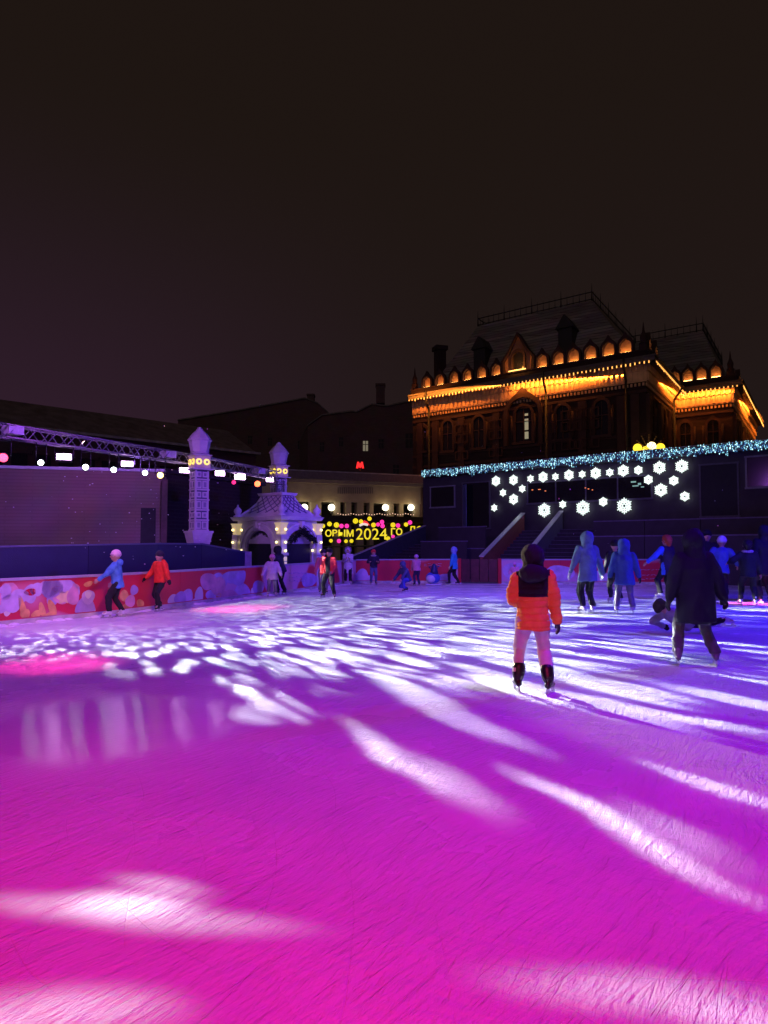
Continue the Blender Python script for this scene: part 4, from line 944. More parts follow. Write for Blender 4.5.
# windows, pilasters on the front
GLS = mat('dark_glass', (.015, .014, .018), .15, .2, 1, 0, spec=.6); LITP = glow('pane_pale', (.62, .62, .40), .35)
def arch_poly(w, h, n=10, keel=0.0):
    pts = [(-w / 2, 0)]; r = w / 2
    for i in range(n + 1):
        t = math.pi - math.pi * i / n; x = r * math.cos(t); z = r * math.sin(t) + keel * max(0, 1 - abs(x) / (r * .45)) ** 1.5
        pts.append((x, h - r + z))
    pts.append((w / 2, 0)); return pts
def wall_poly(mb, O, d, n, a, z, poly, k0, k1, mi=0):
    mb.prism([fpnt(O, d, n, a + x, k0, z + zz) for x, zz in poly], [fpnt(O, d, n, a + x, k1, z + zz) for x, zz in poly], mi)
def ring_poly(mb, O, d, n, a, z, poly, poly2, k0, k1):
    N = len(poly)
    for i in range(N - 1):
        q = [poly[i], poly[i + 1], poly2[i + 1], poly2[i]]
        mb.prism([fpnt(O, d, n, a + x, k0, z + zz) for x, zz in q], [fpnt(O, d, n, a + x, k1, z + zz) for x, zz in q])
def win(fi, a, z, w, h, lit=False, keel=.2):
    O, d, L, n = faces[fi]
    m = MB(); wall_poly(m, O, d, n, a, z, arch_poly(w, h), .0, .03); wo = m.build('window', GLS, hb)
    m = MB(); ring_poly(m, O, d, n, a, z, arch_poly(w, h), arch_poly(w + .44, h + .22, keel=keel), .0, .16)
    m.prism([fpnt(O, d, n, a - w / 2 - .3, .0, z - .25), fpnt(O, d, n, a + w / 2 + .3, .0, z - .25), fpnt(O, d, n, a + w / 2 + .3, .3, z - .25), fpnt(O, d, n, a - w / 2 - .3, .3, z - .25)],
            [fpnt(O, d, n, a - w / 2 - .3, .0, z - .02), fpnt(O, d, n, a + w / 2 + .3, .0, z - .02), fpnt(O, d, n, a + w / 2 + .3, .3, z - .02), fpnt(O, d, n, a - w / 2 - .3, .3, z - .02)])
    for s in (-1, 1):
        p0 = fpnt(O, d, n, a + s * (w / 2 + .34), .12, z); p1 = fpnt(O, d, n, a + s * (w / 2 + .34), .12, z + h - w / 2); m.tube(p0, p1, .10, n=8)
    m.build('window_surround', TRIM, wo)
    m = MB()
    wall_poly(m, O, d, n, a, z, [(-.03, 0), (-.03, h - .1), (.03, h - .1), (.03, 0)], .031, .07); wall_poly(m, O, d, n, a, z + h * .55, [(-w / 2, 0), (-w / 2, .07), (w / 2, .07), (w / 2, 0)], .031, .075)
    m.build('window_bar', TRIM, wo)
    if lit:
        m = MB()
        for (x0, x1, a0, a1) in ((-.42, -.08, .2, .8), (-.42, -.08, .95, 1.9), (-.40, -.1, 2.15, 2.35)): wall_poly(m, O, d, n, a, z, [(x0, a0), (x0, a1), (x1, a1), (x1, a0)], .032, .05)
        m.build('lit_pane', LITP, wo)
def a_at(fi, px, py=430): O, d, L, n = faces[fi]; return (V2(on_plane(px, py, O, d)) - O).dot(d)
zf = ZW - 5.0
for px in (448, 479, 563, 602): win(0, a_at(0, px), zf, 1.05, 2.7)
win(0, a_at(0, 524), ZW - 4.9, 1.5, 3.0, lit=True)
for px in (424, 434): win(0, a_at(0, px), zf + .2, .7, 2.2)
for px in (448, 479, 563, 602, 524): win(0, a_at(0, px), ZW - 9.8, 1.2, 2.9)
for k in range(5): win(1, 2.2 + k * 4.4, zf, 1.1, 2.7); win(1, 2.2 + k * 4.4, ZW - 9.8, 1.2, 2.9)
for k in range(3): win(2, 1.6 + k * 2.3, zf, .9, 2.4)
for k in range(4): win(3, 2.5 + k * 4.2, zf, 1.1, 2.7)
# big keel arch round the middle window
O, d, L, n = faces[0]; am = a_at(0, 524); m = MB()
ring_poly(m, O, d, n, am, ZW - 5.2, arch_poly(2.9, 4.0, 16), arch_poly(3.6, 4.4, 16, .5), .0, .35); m.build('portal_arch', TRIM, hb)
for px in (421, 436, 462, 497, 549, 583, 622, 636):
    m = MB(); a = a_at(0, px); wall_poly(m, O, d, n, a, 0, [(-.32, 0), (-.32, ZW - 2.2), (.32, ZW - 2.2), (.32, 0)], .0, .28); m.build('pilaster', TRIM, hb)
for fi in (1, 3):
    O1, d1, L1_, n1 = faces[fi]
    for k in range(5): m = MB(); wall_poly(m, O1, d1, n1, .4 + k * 4.4, 0, [(-.3, 0), (-.3, ZW - 2.2), (.3, ZW - 2.2), (.3, 0)], .0, .28); m.build('pilaster', TRIM, hb)
m = MB()   # sunk panels between windows
for px in (463, 497, 549, 583, 592, 570):
    a = a_at(0, px)
    for z in (zf + .6, zf + 1.5, zf - .9):
        for s in (-1, 1): m = MB(); ring_poly(m, O, d, n, a + s * .35, z, [(-.22, 0), (-.22, .6), (.22, .6), (.22, 0), (-.22, 0)], [(-.32, -.1), (-.32, .7), (.32, .7), (.32, -.1), (-.32, -.1)], .281, .34); m.build('relief_panel', TRIM, hb)
for (px) in (431, 548, 628):
    m = MB(); a = a_at(0, px); m.tube(fpnt(O, d, n, a, .42, .3), fpnt(O, d, n, a, .42, ZW - 1.1), .09, n=8).tube(fpnt(O, d, n, a, .42, ZW - 1.1), fpnt(O, d, n, a, 1.05, ZW - .2), .09, n=8).tube(fpnt(O, d, n, a, 1.05, ZW - .2), fpnt(O, d, n, a, 1.05, ZW + .5), .09, n=8); m.build('downpipe', IRON, hb)
O1, d1, L1_, n1 = faces[1]
m = MB(); m.tube(fpnt(O1, d1, n1, 9.5, .42, .3), fpnt(O1, d1, n1, 9.5, .42, ZW - 1.1), .1, n=8).tube(fpnt(O1, d1, n1, 9.5, .42, ZW - 1.1), fpnt(O1, d1, n1, 9.5, 1.1, ZW - .1), .1, n=8).tube(fpnt(O1, d1, n1, 9.5, 1.1, ZW - .1), fpnt(O1, d1, n1, 9.5, 1.1, ZW + .5), .1, n=8)
m.build('downpipe', IRON, hb)
# keel-arched gablets with amber bars
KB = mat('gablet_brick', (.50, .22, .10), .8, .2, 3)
ZP = ZW + 1.07
def gablet(fi, a, w=1.05, h=1.15, s=1.0, k=.1):
    O, d, L, n = faces[fi]
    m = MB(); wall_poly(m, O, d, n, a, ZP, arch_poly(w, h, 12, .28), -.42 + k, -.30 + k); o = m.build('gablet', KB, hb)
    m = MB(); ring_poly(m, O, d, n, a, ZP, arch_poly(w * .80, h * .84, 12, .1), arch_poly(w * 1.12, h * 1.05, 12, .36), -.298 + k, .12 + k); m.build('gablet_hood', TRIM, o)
    m = MB(); b0 = fpnt(O, d, n, a - w * .33, .0 + k, ZP + .03); b1 = fpnt(O, d, n, a + w * .33, .0 + k, ZP + .03); m.tube(b0, b1, .06 * s, n=6); m.build('light_bar', AMB2, o)
for px in (427.5, 440.5, 455, 468, 482.5, 497): gablet(0, a_at(0, px, 375))
for px in (542.5, 559, 574, 591, 609, 626): gablet(0, a_at(0, px, 360), 1.15, 1.25)
for a in (1.0, 3.4): gablet(1, a, 1.05, 1.2)
for px in (675, 688, 701.5, 716): gablet(2, a_at(2, px, 375), 1.05, 1.2)
for a in (5.0,): gablet(3, a, 1.05, 1.2)
# corner pinnacles
for (p) in (HP(Bc, .1, .1, ZP), HP(D2, .1, .1, ZP), HP(D2, .1, LW2 - .4, ZP), HP(Bc, LU - .1, .2, ZP)):
    MB().lathe(p, [(.34, 0), (.30, .5), (.36, .56), (.22, .7), (.26, 1.1), (.1, 1.5), (.02, 2.2)], 8, 0, False, R(20)).build('pinnacle', TRIM, hb)
# central dormer gable
O, d, L, n = faces[0]; ad = a_at(0, 519, 355)
m = MB(); pg = [(-1.25, 0), (-1.35, 1.0), (-.8, 1.7), (-.3, 2.6), (0, 3.1), (.3, 2.6), (.8, 1.7), (1.35, 1.0), (1.25, 0)]
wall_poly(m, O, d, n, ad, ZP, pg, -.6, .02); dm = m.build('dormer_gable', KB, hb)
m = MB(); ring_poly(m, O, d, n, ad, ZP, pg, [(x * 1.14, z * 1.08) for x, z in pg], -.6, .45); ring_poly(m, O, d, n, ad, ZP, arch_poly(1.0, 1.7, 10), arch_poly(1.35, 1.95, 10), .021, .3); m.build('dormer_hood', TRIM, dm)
m = MB(); wall_poly(m, O, d, n, ad, ZP + .1, arch_poly(.95, 1.6, 10), .022, .06); m.build('dormer_window', GLS, dm)
m = MB(); m.tube(fpnt(O, d, n, ad - .8, .50, ZP + .06), fpnt(O, d, n, ad + .8, .50, ZP + .06), .05, n=6); m.build('light_bar', glow('amber_dim', (1.0, .5, .12), 3), dm)
lamp('dormer_light', 'POINT', tuple(fpnt(O, d, n, ad, .8, ZP + .5)), (1.0, .40, .06), 60, radius=.1)
m = MB(); wall_poly(m, O, d, n, ad, ZP + .15, [(-.25, 0), (-.25, .8), (0, .95), (.25, .8), (.25, 0)], .062, .08); m.build('pane', GLS, dm)
# mansard roofs
def mansard(O, a0, a1, b0, b1, zb, zt, ia0, ia1, ib, m_, crest=True, curve=.35):
    base = [HP(O, a0, b0, zb), HP(O, a0, b1, zb), HP(O, a1, b1, zb), HP(O, a1, b0, zb)]
    zm = zb + (zt - zb) * .5; f = .5 - curve * .3 + .15
    mid = [HP(O, a0 + ia0 * f, b0 + ib * f, zm), HP(O, a0 + ia0 * f, b1 - ib * f, zm), HP(O, a1 - ia1 * f, b1 - ib * f, zm), HP(O, a1 - ia1 * f, b0 + ib * f, zm)]
    top = [HP(O, a0 + ia0, b0 + ib, zt), HP(O, a0 + ia0, b1 - ib, zt), HP(O, a1 - ia1, b1 - ib, zt), HP(O, a1 - ia1, b0 + ib, zt)]
    r = MB().prism(base, mid, cap=False).prism(mid, top); ro = r.build('roof', m_, hb)
    if crest:
        c = MB(); t4 = top + [top[0]]
        for a, b in zip(t4, t4[1:]):
            c.tube(a + Vector((0, 0, .12)), b + Vector((0, 0, .12)), .05, n=5); c.tube(a + Vector((0, 0, .75)), b + Vector((0, 0, .75)), .05, n=5)
            k = max(2, int((b - a).length / .55))
            for j in range(k + 1):
                p = a.lerp(b, j / k); big = j % 5 == 0
                c.tube(p, p + Vector((0, 0, 1.5 if big else 1.0)), .07 if big else .035, .01, n=5)
        c.build('iron_cresting', IRON, ro)
    return ro
# roof shape read off the picture on the plane 5 m behind the front wall
def a_b(px, py, b): q = on_plane(px, py, Bc + Vv * b, U); return (V2(q) - (Bc + Vv * b)).dot(U), q.z
aL, zL = a_b(478, 324, 4.5); aR, zR = a_b(592, 303, 4.5); zT = (zL + zR) / 2
mansard(Bc, .4, LU - .6, .5, LV_ - .5, ZW + .9, zT, aR - .4, LU - .6 - aL, 4.0, TILE)
def a_b2(px, py, b): q = on_plane(px, py, D2 + Vv * b, U); return (V2(q) - (D2 + Vv * b)).dot(U), q.z
aR2, zR2 = a_b2(703, 331, 4.0)
mansard(D2, .4, W2 + 6, .5, LW2 - .5, ZW + .9, zR2, aR2 - .4, 3.0, 3.5, TILE2)
# small roof dormers (dark)
for (px, py, sc) in ((483, 366, .62), (568, 347, .62)):
    a, z = a_b(px, py, 2.0); m = MB(); b_ = 1.2
    for (x0, x1, zz0, zz1) in ((-.6, .6, 0, 1.4),): m.prism([HP(Bc, a + x0, b_, z + zz0 - .6), HP(Bc, a + x0, b_ + 3, z + zz0 - .6), HP(Bc, a + x1, b_ + 3, z + zz0 - .6), HP(Bc, a + x1, b_, z + zz0 - .6)], [HP(Bc, a + x0, b_, z + zz1), HP(Bc, a + x0, b_ + 3, z + zz1), HP(Bc, a + x1, b_ + 3, z + zz1), HP(Bc, a + x1, b_, z + zz1)])
    m.prism([HP(Bc, a - .8, b_ - .2, z + 1.4), HP(Bc, a - .8, b_ + 3, z + 1.4), HP(Bc, a + .8, b_ + 3, z + 1.4), HP(Bc, a + .8, b_ - .2, z + 1.4)], [HP(Bc, a - .05, b_ - .2, z + 2.5), HP(Bc, a - .05, b_ + 3, z + 2.5), HP(Bc, a + .05, b_ + 3, z + 2.5), HP(Bc, a + .05, b_ - .2, z + 2.5)])
    rd = m.build('roof_dormer', IRON, hb)
a, z = a_b(440, 366, 2.0); q = HP(Bc, a, 2.0, 0); MB().box((q.x, q.y, ZW + 3.0), (.9, .9, 4.2), .3).box((q.x, q.y, ZW + 5.2), (1.2, 1.2, .4), .3).build('chimney', RB, hb)
# amber uplight niche low on the left corner and warm wash on the piers
q = on_plane(419, 462, Bc, U)
m = MB(); p = Vector((q.x, q.y, q.z - 1.6)) + Vector((-Vv.x, -Vv.y, 0)) * .5
m.tube(p, p + Vector((0, 0, .14)), .16, .12, 10); m.build('uplight', glow('amber_up', (1, .35, .04), 14), hb)
for (px, en) in ((419, 90), (464, 20), (584, 18)):
    q = on_plane(px, 470, Bc, U); lamp('facade_uplight', 'SPOT', (q.x - Vv.x * .8, q.y - Vv.y * .8, q.z - 1.0), (1, .30, .04), en, (q.x, q.y, q.z + 6), 46, .9, .08)

# ------------------------------------------------------------------ dark pavilion with the snowflakes
PV = mat('pavilion_cladding', (.050, .040, .060), .7, .15, 2, .25, 40); PVL = mat('pavilion_trim', (.10, .085, .13), .6); GW = mat('pavilion_glass', (.010, .010, .016), .12, .2, 1, 0, spec=.7)
S0 = V2(P(423, 478, 43)); zs = P(423, 478, 43).z; S1 = at(768, 450, zs - EYE); sd_ = (S1 - S0).normalized(); sn = Vector((-sd_.y, sd_.x)); S2 = S1 + sd_ * 6
pv = empty('rink_pavilion', q3(S0, 0), 'dark flat-roofed pavilion above the rink with stairs, under a cyan icicle garland', 'building')
def SF(px, py): return on_plane(px, py, S0, sd_)
MB().slab(S0, S2, 0, zs, 9, 0, 4.5).build('wall', PV, pv)
MB().slab(S0 + sd_ * .35, S2, zs + .004, zs + .30, 10, 0, 4.4).build('roof', PVL, pv)
MB().slab(S0 + sd_ * .35, S2, zs + .304, zs + .44, 9.8, 0, 4.5).build('roof_snow', mat('old_snow', (.4, .4, .42)), pv)
def panel(x0, x1, y0, y1, m_, name, k=-.02, th=.06, frame=None, bars=0):
    a, b = SF(x0, y0), SF(x1, y0); c = SF(x0, y1)
    o = MB().slab(V2(a), V2(b), c.z, a.z, th, 0, k).build(name, m_, pv)
    if frame:
        m = MB(); d = sd_
        m.slab(V2(a) - d * .06, V2(b) + d * .06, c.z - .10, c.z - .01, th + .1, 0, k).slab(V2(a) - d * .06, V2(b) + d * .06, a.z + .01, a.z + .08, th + .05, 0, k)
        for j in range(bars + 2):
            p = V2(a).lerp(V2(b), j / (bars + 1)); m.slab(p - d * .035, p + d * .035, c.z - .005, a.z + .005, th + .04, 0, k - .005)
        m.build(name + '_frame', frame, o)
    return o
FRM = mat('frame_pale', (.25, .24, .30), .4)
panel(431, 455, 488, 507, GW, 'window', frame=FRM); panel(463, 490, 484, 528, GW, 'doorway', frame=PVL)
p_ = SF(465, 485); q_ = SF(471, 485); MB().slab(V2(p_), V2(q_) - sn * .3, SF(465, 528).z, p_.z, .05, 0, -.12).build('door_leaf', mat('door_leaf_blue', (.12, .12, .30), .4), pv)
wst = panel(528, 652, 484, 503, GW, 'window_strip', frame=PVL, bars=3)
m = MB()   # glowing chips on the glass, painting the interior reflections
for (x, y, w_) in ((533, 490, 2), (540, 489.5, 3), (546, 491, 1.5), (586, 488, 1.5), (589, 489, 1.5), (593, 490, 1.2)):
    q = SF(x, y); m.box((q.x - sn.x * .07, q.y - sn.y * .07, q.z), (w_ * .05, .02, .03), math.atan2(sd_.y, sd_.x))
m.build('window_glint', glow('glint_warm', (1, .25, .06), 1.5), wst)
m = MB()
for (x, y, w_, hh) in ((634, 482, 5, 1.5), (640, 484, 3, 2), (636, 486, 6, 1.2), (643, 487, 3, 1)):
    q = SF(x, y); m.box((q.x - sn.x * .07, q.y - sn.y * .07, q.z), (w_ * .05, .02, .05 * hh), math.atan2(sd_.y, sd_.x))
m.build('window_glint', glow('glint_green', (.4, .8, .6), .35), wst)
panel(700, 738, 466, 516, DARKD, 'doorway', frame=PVL); panel(746, 790, 458, 487, GW, 'window', frame=FRM)
panel(478, 483, 530, 538, PVL, 'notice'); 
# terraces in front
def terrace(x0, x1, ytop, ybot, Y0, label, rail=True):
    a, b = P(x0, ytop, Y0), P(x1, ytop, Y0); dd_ = sd_; L_ = (b.x - a.x) / dd_.x; b2 = V2(a) + dd_ * L_
    zt_ = a.z
    o = empty('terrace_screen', a, label, 'screen wall')
    k = max(1, int(L_ / 2.2))
    for j in range(k):
        p, q = V2(a).lerp(b2, j / k), V2(a).lerp(b2, (j + 1) / k)
        MB().slab(p, q - dd_ * .03, 0, zt_, .08).build('screen_panel', PV, o)
    MB().slab(V2(a), b2, zt_ + .002, zt_ + .05, .12).build('coping', mat('coping_violet', (.16, .13, .24), .5), o)
    return o
terrace(439, 481, 528, 552, 38.0, 'higher dark terrace screen below the pavilion doorway')
terrace(421, 463, 542, 560, 35.5, 'low dark terrace screen behind the far rink barrier')
terrace(463, 482, 549, 560, 34.5, 'lowest short dark terrace screen beside the first stair parapet')
terrace(594, 748, 522, 540, 34.0, 'long upper terrace screen under the large snowflakes')
terrace(594, 748, 537, 560, 32.2, 'long lower terrace screen right behind the far barrier')
# stairs
STP = mat('stair_dark', (.028, .025, .04), .7, .2); PAR = mat('stair_parapet', (.13, .10, .20), .5, .1); PAR2 = mat('parapet_brown', (.32, .08, .08), .6, .15)
def stair(name, a, b, width, n, label, par=(True, False), m_par=PAR, ph=.95, side=1, cap=.10):
    """flight from plan+height a up to b; width to the right of the run"""
    a, b = Vector(a), Vector(b); d = V2(b) - V2(a); L_ = d.length; d.normalize(); rt = Vector((d.y, -d.x)) * side
    o = empty(name, a, label, 'staircase')
    st_ = MB()
    for k in range(n):
        p0 = V2(a) + d * (L_ * k / n); z = a.z + (b.z - a.z) * (k + 1) / n; p1 = V2(a) + d * L_
        st_.prism([q3(p0, z - (b.z - a.z) / n - .0), q3(p1, z - (b.z - a.z) / n), q3(p1 + rt * width, z - (b.z - a.z) / n), q3(p0 + rt * width, z - (b.z - a.z) / n)],
                  [q3(p0, z - .003), q3(p1, z - .003), q3(p1 + rt * width, z - .003), q3(p0 + rt * width, z - .003)])
    st_.build('steps', STP, o)
    ed = MB()
    for k in range(n):
        p0 = V2(a) + d * (L_ * k / n); z = a.z + (b.z - a.z) * (k + 1) / n
        ed.prism([q3(p0 - d * .015, z), q3(p0 + d * .05, z), q3(p0 + d * .05 + rt * width, z), q3(p0 - d * .015 + rt * width, z)], [q3(p0 - d * .015, z + .015), q3(p0 + d * .05, z + .015), q3(p0 + d * .05 + rt * width, z + .015), q3(p0 - d * .015 + rt * width, z + .015)])
    ed.build('step_nosing', PAR, o)
    for s, on in enumerate(par):
        if not on: continue
        off = rt * (width + .08) * s - rt * .08 * (1 - s)
        p, q = V2(a) + off, V2(b) + off
        MB().slab(p, q, 0, a.z + ph, .14, 0, 0, 0, b.z + ph).build('parapet', m_par, o)
        MB().slab(p, q, a.z + ph + .003, a.z + ph + .05, .14 + cap, 0, 0, b.z + ph + .003, b.z + ph + .05).build('handrail', mat('handrail_pale', (.80, .78, .84), .35, .08, 8, 0, metal=.3), o)
    return o
def zr(px, py, Y): return P(px, py, Y)
a = zr(483, 557, 32.6); b = SF(530, 514); b = Vector((b.x, b.y, b.z)) - Vector((sn.x, sn.y, 0)) * .6
stair('entrance_stairs', (a.x, a.y, a.z - .95), (b.x, b.y, b.z - .95), 1.9, 13, 'flight of stairs with a brown parapet rising from the dark gate to the pavilion', m_par=PAR2)
a = zr(526, 557, 32.4); b = SF(568, 512); b = b - Vector((sn.x, sn.y, 0)) * .6
stair('entrance_stairs', (a.x, a.y, a.z - .95), (b.x, b.y, b.z - .95), 2.6, 12, 'flight of stairs with a violet parapet behind the person in the orange jacket', m_par=PAR)
a = zr(345, 560, 34.2); b = zr(426, 526, 41.5)
stair('side_stairs', (a.x, a.y, a.z - .95), (b.x, b.y, b.z - .95), 1.6, 12, 'dark side stairs rising beside the yellow sign', m_par=mat('parapet_navy', (.05, .045, .09), .6), cap=.02)

# snowflake lights
SNF = glow('snowflake_white', (.86, 1.0, .90), 1.35); SNF2 = glow('snowflake_white_large', (.84, 1.0, .90), 1.2)
def snowflake(px, py, r, label, big=False):
    c = SF(px, py); rr = r * c.y / 700.0
    c = c - Vector((sn.x, sn.y, 0)) * .22
    o = empty('snowflake_light', c, label, 'snowflake light', 'white snowflake lights on the dark pavilion')
    X = Vector((sd_.x, sd_.y, 0)); Zv = Vector((0, 0, 1))
    def T(x, z): return c + X * x * rr + Zv * z * rr
    m = MB(); th = .068 * rr if r > 5 else .10 * rr
    for k in range(6):
        t = R(90 + 60 * k); u = (math.cos(t), math.sin(t)); v_ = (-u[1], u[0])
        def Q(a, b): return T(u[0] * a + v_[0] * b, u[1] * a + v_[1] * b)
        m.tube(Q(.16, 0), Q(1.0, 0), th, n=6)
        for (s0, ln) in ((.36, .30), (.62, .30)) if r > 4.5 else ((.45, .34),):
            for sg_ in (-1, 1): m.tube(Q(s0, 0), Q(s0 + ln * .62, sg_ * ln), th * .95, n=6)
        t2 = R(90 + 60 * (k + 1)); w_ = (math.cos(t2), math.sin(t2))
        for q__ in ((.26, .52, .80) if r > 4.5 else (.3, .72)): m.tube(T(u[0] * q__, u[1] * q__), T(w_[0] * q__, w_[1] * q__), th * .8, n=6)
    m.build('light_tube', SNF2 if big else SNF, o)
    b_ = MB(); b_.tube(c, c + Vector((sn.x, sn.y, 0)) * .20, .02, n=5); b_.build('bracket', BLK, o)
SFK = [(498, 481.3, 5.4, 'medium snowflake light at the left end of the top row'), (515.5, 480.3, 5.4, 'medium snowflake light second from the left in the top row'), (532.5, 479, 4.0, 'small snowflake light third from the left in the top row'),
 (545, 477.3, 5.6, 'medium snowflake light fourth from the left in the top row'), (557.3, 477, 4.0, 'small snowflake light fifth from the left in the top row'), (570.8, 475.4, 5.7, 'medium snowflake light left of the middle in the top row'),
 (584, 474.6, 4.1, 'small snowflake light near the middle of the top row'), (597.5, 473.5, 6.1, 'medium snowflake light in the middle of the top row'), (611.5, 472.8, 4.4, 'small snowflake light just right of the middle in the top row'),
 (625, 471, 6.3, 'medium snowflake light above the right large snowflake in the top row'), (640, 470.5, 4.6, 'small snowflake light below the street lamp globes'), (661, 468, 6.8, 'medium snowflake light second from the right in the top row'),
 (683.3, 466.5, 7.0, 'medium snowflake light at the right end of the top row'), (505, 493, 4.0, 'small snowflake light below the first two of the top row'), (524.2, 489, 4.1, 'small snowflake light at the left end of the window strip'),
 (515.6, 499.5, 5.6, 'medium snowflake light left of the window strip'), (496.3, 508, 3.9, 'small snowflake light lowest at the far left'), (546.2, 510.3, 7.4, 'large snowflake light above the two stair parapets'),
 (564.6, 504.6, 4.2, 'small snowflake light at the top of the second stair parapet'), (584.8, 508, 7.8, 'large snowflake light in the middle of the bottom row'), (605, 502, 4.7, 'small snowflake light between two large ones in the bottom row'),
 (626, 506, 8.2, 'large snowflake light rightmost in the bottom row'), (650, 480, 4.8, 'small snowflake light at the right end of the window strip'), (675.3, 481, 5.0, 'small snowflake light below and between the last two of the top row'),
 (662.5, 490.3, 7.0, 'medium snowflake light right of the window strip'), (686.3, 496.6, 5.2, 'small snowflake light lowest at the far right')]
for (x, y, r, lb) in SFK: snowflake(x, y, r, lb, r > 7.2)

# icicle garland along the roof edge
random.seed(11)
gl = empty('icicle_garland', SF(423, 478), 'dense cyan and white icicle light garland along the dark pavilion roof', 'light garland')
m = MB(); cable = MB(); Lg = (S2 - S0).length; k = int(Lg / .050); zt_ = zs + .34
CYA = glow('icicle_cyan', (.24, .60, .70), 1.7); CYB = glow('icicle_white', (.45, .85, .95), 3.0); CYC = glow('icicle_blue', (.06, .22, .50), 1.0)
for j in range(k):
    a = .42 + (Lg - .5) * j / k; p = S0 + sd_ * a - sn * (.62 + random.uniform(-.03, .12)); ln = random.choice((.18, .26, .34, .44, .30, .36)) * (1 + .18 * math.sin(a * 5.1))
    z = zt_ + random.uniform(-.04, .08)
    while z > zt_ - ln:
        if random.random() < .66:
            mi = random.choice((0, 0, 0, 1, 2, 2)); dx = random.uniform(-.03, .03); q = p + sd_ * dx
            hh = random.uniform(.03, .075); m.add([q3(q - sd_ * .016, z), q3(q + sd_ * .016, z + .01), q3(q + sd_ * .016 - sn * .0, z - hh), q3(q - sd_ * .016, z - hh + .01), q3(q - sn * .03, z - hh / 2)],
                  [(0, 1, 4), (1, 2, 4), (2, 3, 4), (3, 0, 4), (0, 3, 2, 1)], mi)
        z -= .085
m.build('icicle_bulbs', [CYA, CYB, CYC], gl)
cable.tube(q3(S0 - sn * .58 + sd_ * .40, zt_), q3(S2 - sn * .58, zt_), .03, n=6)
for j in range(0, k, 6):
    a = .42 + (Lg - .5) * j / k; p = S0 + sd_ * a - sn * .57; cable.tube(q3(p, zt_), q3(p, zt_ - .35), .006, n=4)
cable.build('cable', BLK, gl)

# street lamp cluster above the pavilion roof
LMP = glow('globe_yellow', (1.0, .66, .03), 1.8); LMQ = glow('globe_pale', (1.0, .88, .4), 3)
Yl = 49.0; c = P(649, 452, Yl)
sl_ = empty('street_lamp', (c.x, c.y, 0), 'ornate street lamp with four yellow globes rising behind the pavilion roof', 'street lamp')
MB().tube((c.x, c.y, 0), (c.x, c.y, c.z), .12, .06).lathe((c.x, c.y, 0), [(.3, 0), (.3, .5), (.18, .6), (.16, 1.0), (.12, 1.1)], 12).build('pole', IRON, sl_)
for (x, y, r, mm) in ((637.5, 448, .30, LMP), (645.5, 449.5, .24, LMP), (651.5, 446.5, .33, LMQ), (660.5, 447.5, .30, LMP)):
    g_ = P(x, y, Yl + (.5 if x in (645.5, 651.5) else 0)); a_ = MB().tube((c.x, c.y, c.z - .25), (g_.x, g_.y, g_.z - r - .12), .035, n=6).lathe((g_.x, g_.y, g_.z - r - .13), [(.05, 0), (.13, .06), (.12, .16)], 10).build('arm', IRON, sl_)
    MB().ball(g_, r, n=14, m=10).build('globe', mm, a_)
mb = MB()
for k in range(7):
    t = R(-10 + k * 33); tip = Vector((c.x + .95 * math.cos(t) * 1.0, c.y, c.z + .5 + .75 * math.sin(t))); mb.tube((c.x, c.y, c.z + .1), tip, .02, .01, 5)
    for j in range(5): q = Vector((c.x, c.y, c.z + .1)).lerp(tip, .3 + j * .17); mb.ball(q, .035, n=6, m=4)
mb.build('wire_star', mat('gilded_wire', (.30, .20, .08), .4, metal=.5, emit=(1, .4, .1), estr=.06), sl_)

# drifting snow in the lamp light
random.seed(21); m = MB()
for k in range(60):
    px = random.uniform(60, 240); py = random.uniform(468, 560); Y = random.uniform(9, 15)
    c = P(px, py, Y); m.ball(c, random.uniform(.004, .009), n=6, m=4, sc=(1.6, 1, .8))
for k in range(40):
    c = P(random.uniform(0, 768), random.uniform(420, 570), random.uniform(6, 22)); m.ball(c, random.uniform(.004, .007), n=6, m=4)
so_ = m.build('falling_snow', mat('snow_flake', (.85, .86, .9), .6, .05)); tag(so_, kind='stuff')

# ------------------------------------------------------------------ people
SKIN = mat('skin', (.52, .30, .22), .55, .08, 8, .05); EYE_M = mat('eye_dark', (.02, .015, .015), .3, 0, 1, 0); LIP = mat('lip', (.45, .14, .12), .5, .05)
STEEL = mat('blade_steel', (.7, .7, .74), .25, .05, 8, 0, metal=.9)
def cloth(name, col, var=.14, rough=.82): return mat(name, col, rough, var, 9, .35, 90)
def remesh(mb, vox, smooth=3, disp=None, name='m'):
    me = bpy.data.meshes.new(name); me.from_pydata([tuple(v) for v in mb.v], [], mb.f); me.update()
    bm = bmesh.new(); bm.from_mesh(me); bmesh.ops.recalc_face_normals(bm, faces=bm.faces); bm.to_mesh(me); bm.free()
    o = bpy.data.objects.new('tmp', me); C.objects.link(o)
    r = o.modifiers.new('r', 'REMESH'); r.mode = 'VOXEL'; r.voxel_size = vox; r.adaptivity = 0
    s = o.modifiers.new('s', 'SMOOTH'); s.factor = .5; s.iterations = smooth
    dg = bpy.context.evaluated_depsgraph_get(); dg.update(); res = bpy.data.meshes.new_from_object(o.evaluated_get(dg)); bpy.data.objects.remove(o); bpy.data.meshes.remove(me)
    if disp:
        vn = [v.normal.copy() for v in res.vertices]
        for v, n in zip(res.vertices, vn): v.co += n * disp(v.co)
    res.polygons.foreach_set('use_smooth', [True] * len(res.polygons)); res.update(); return res
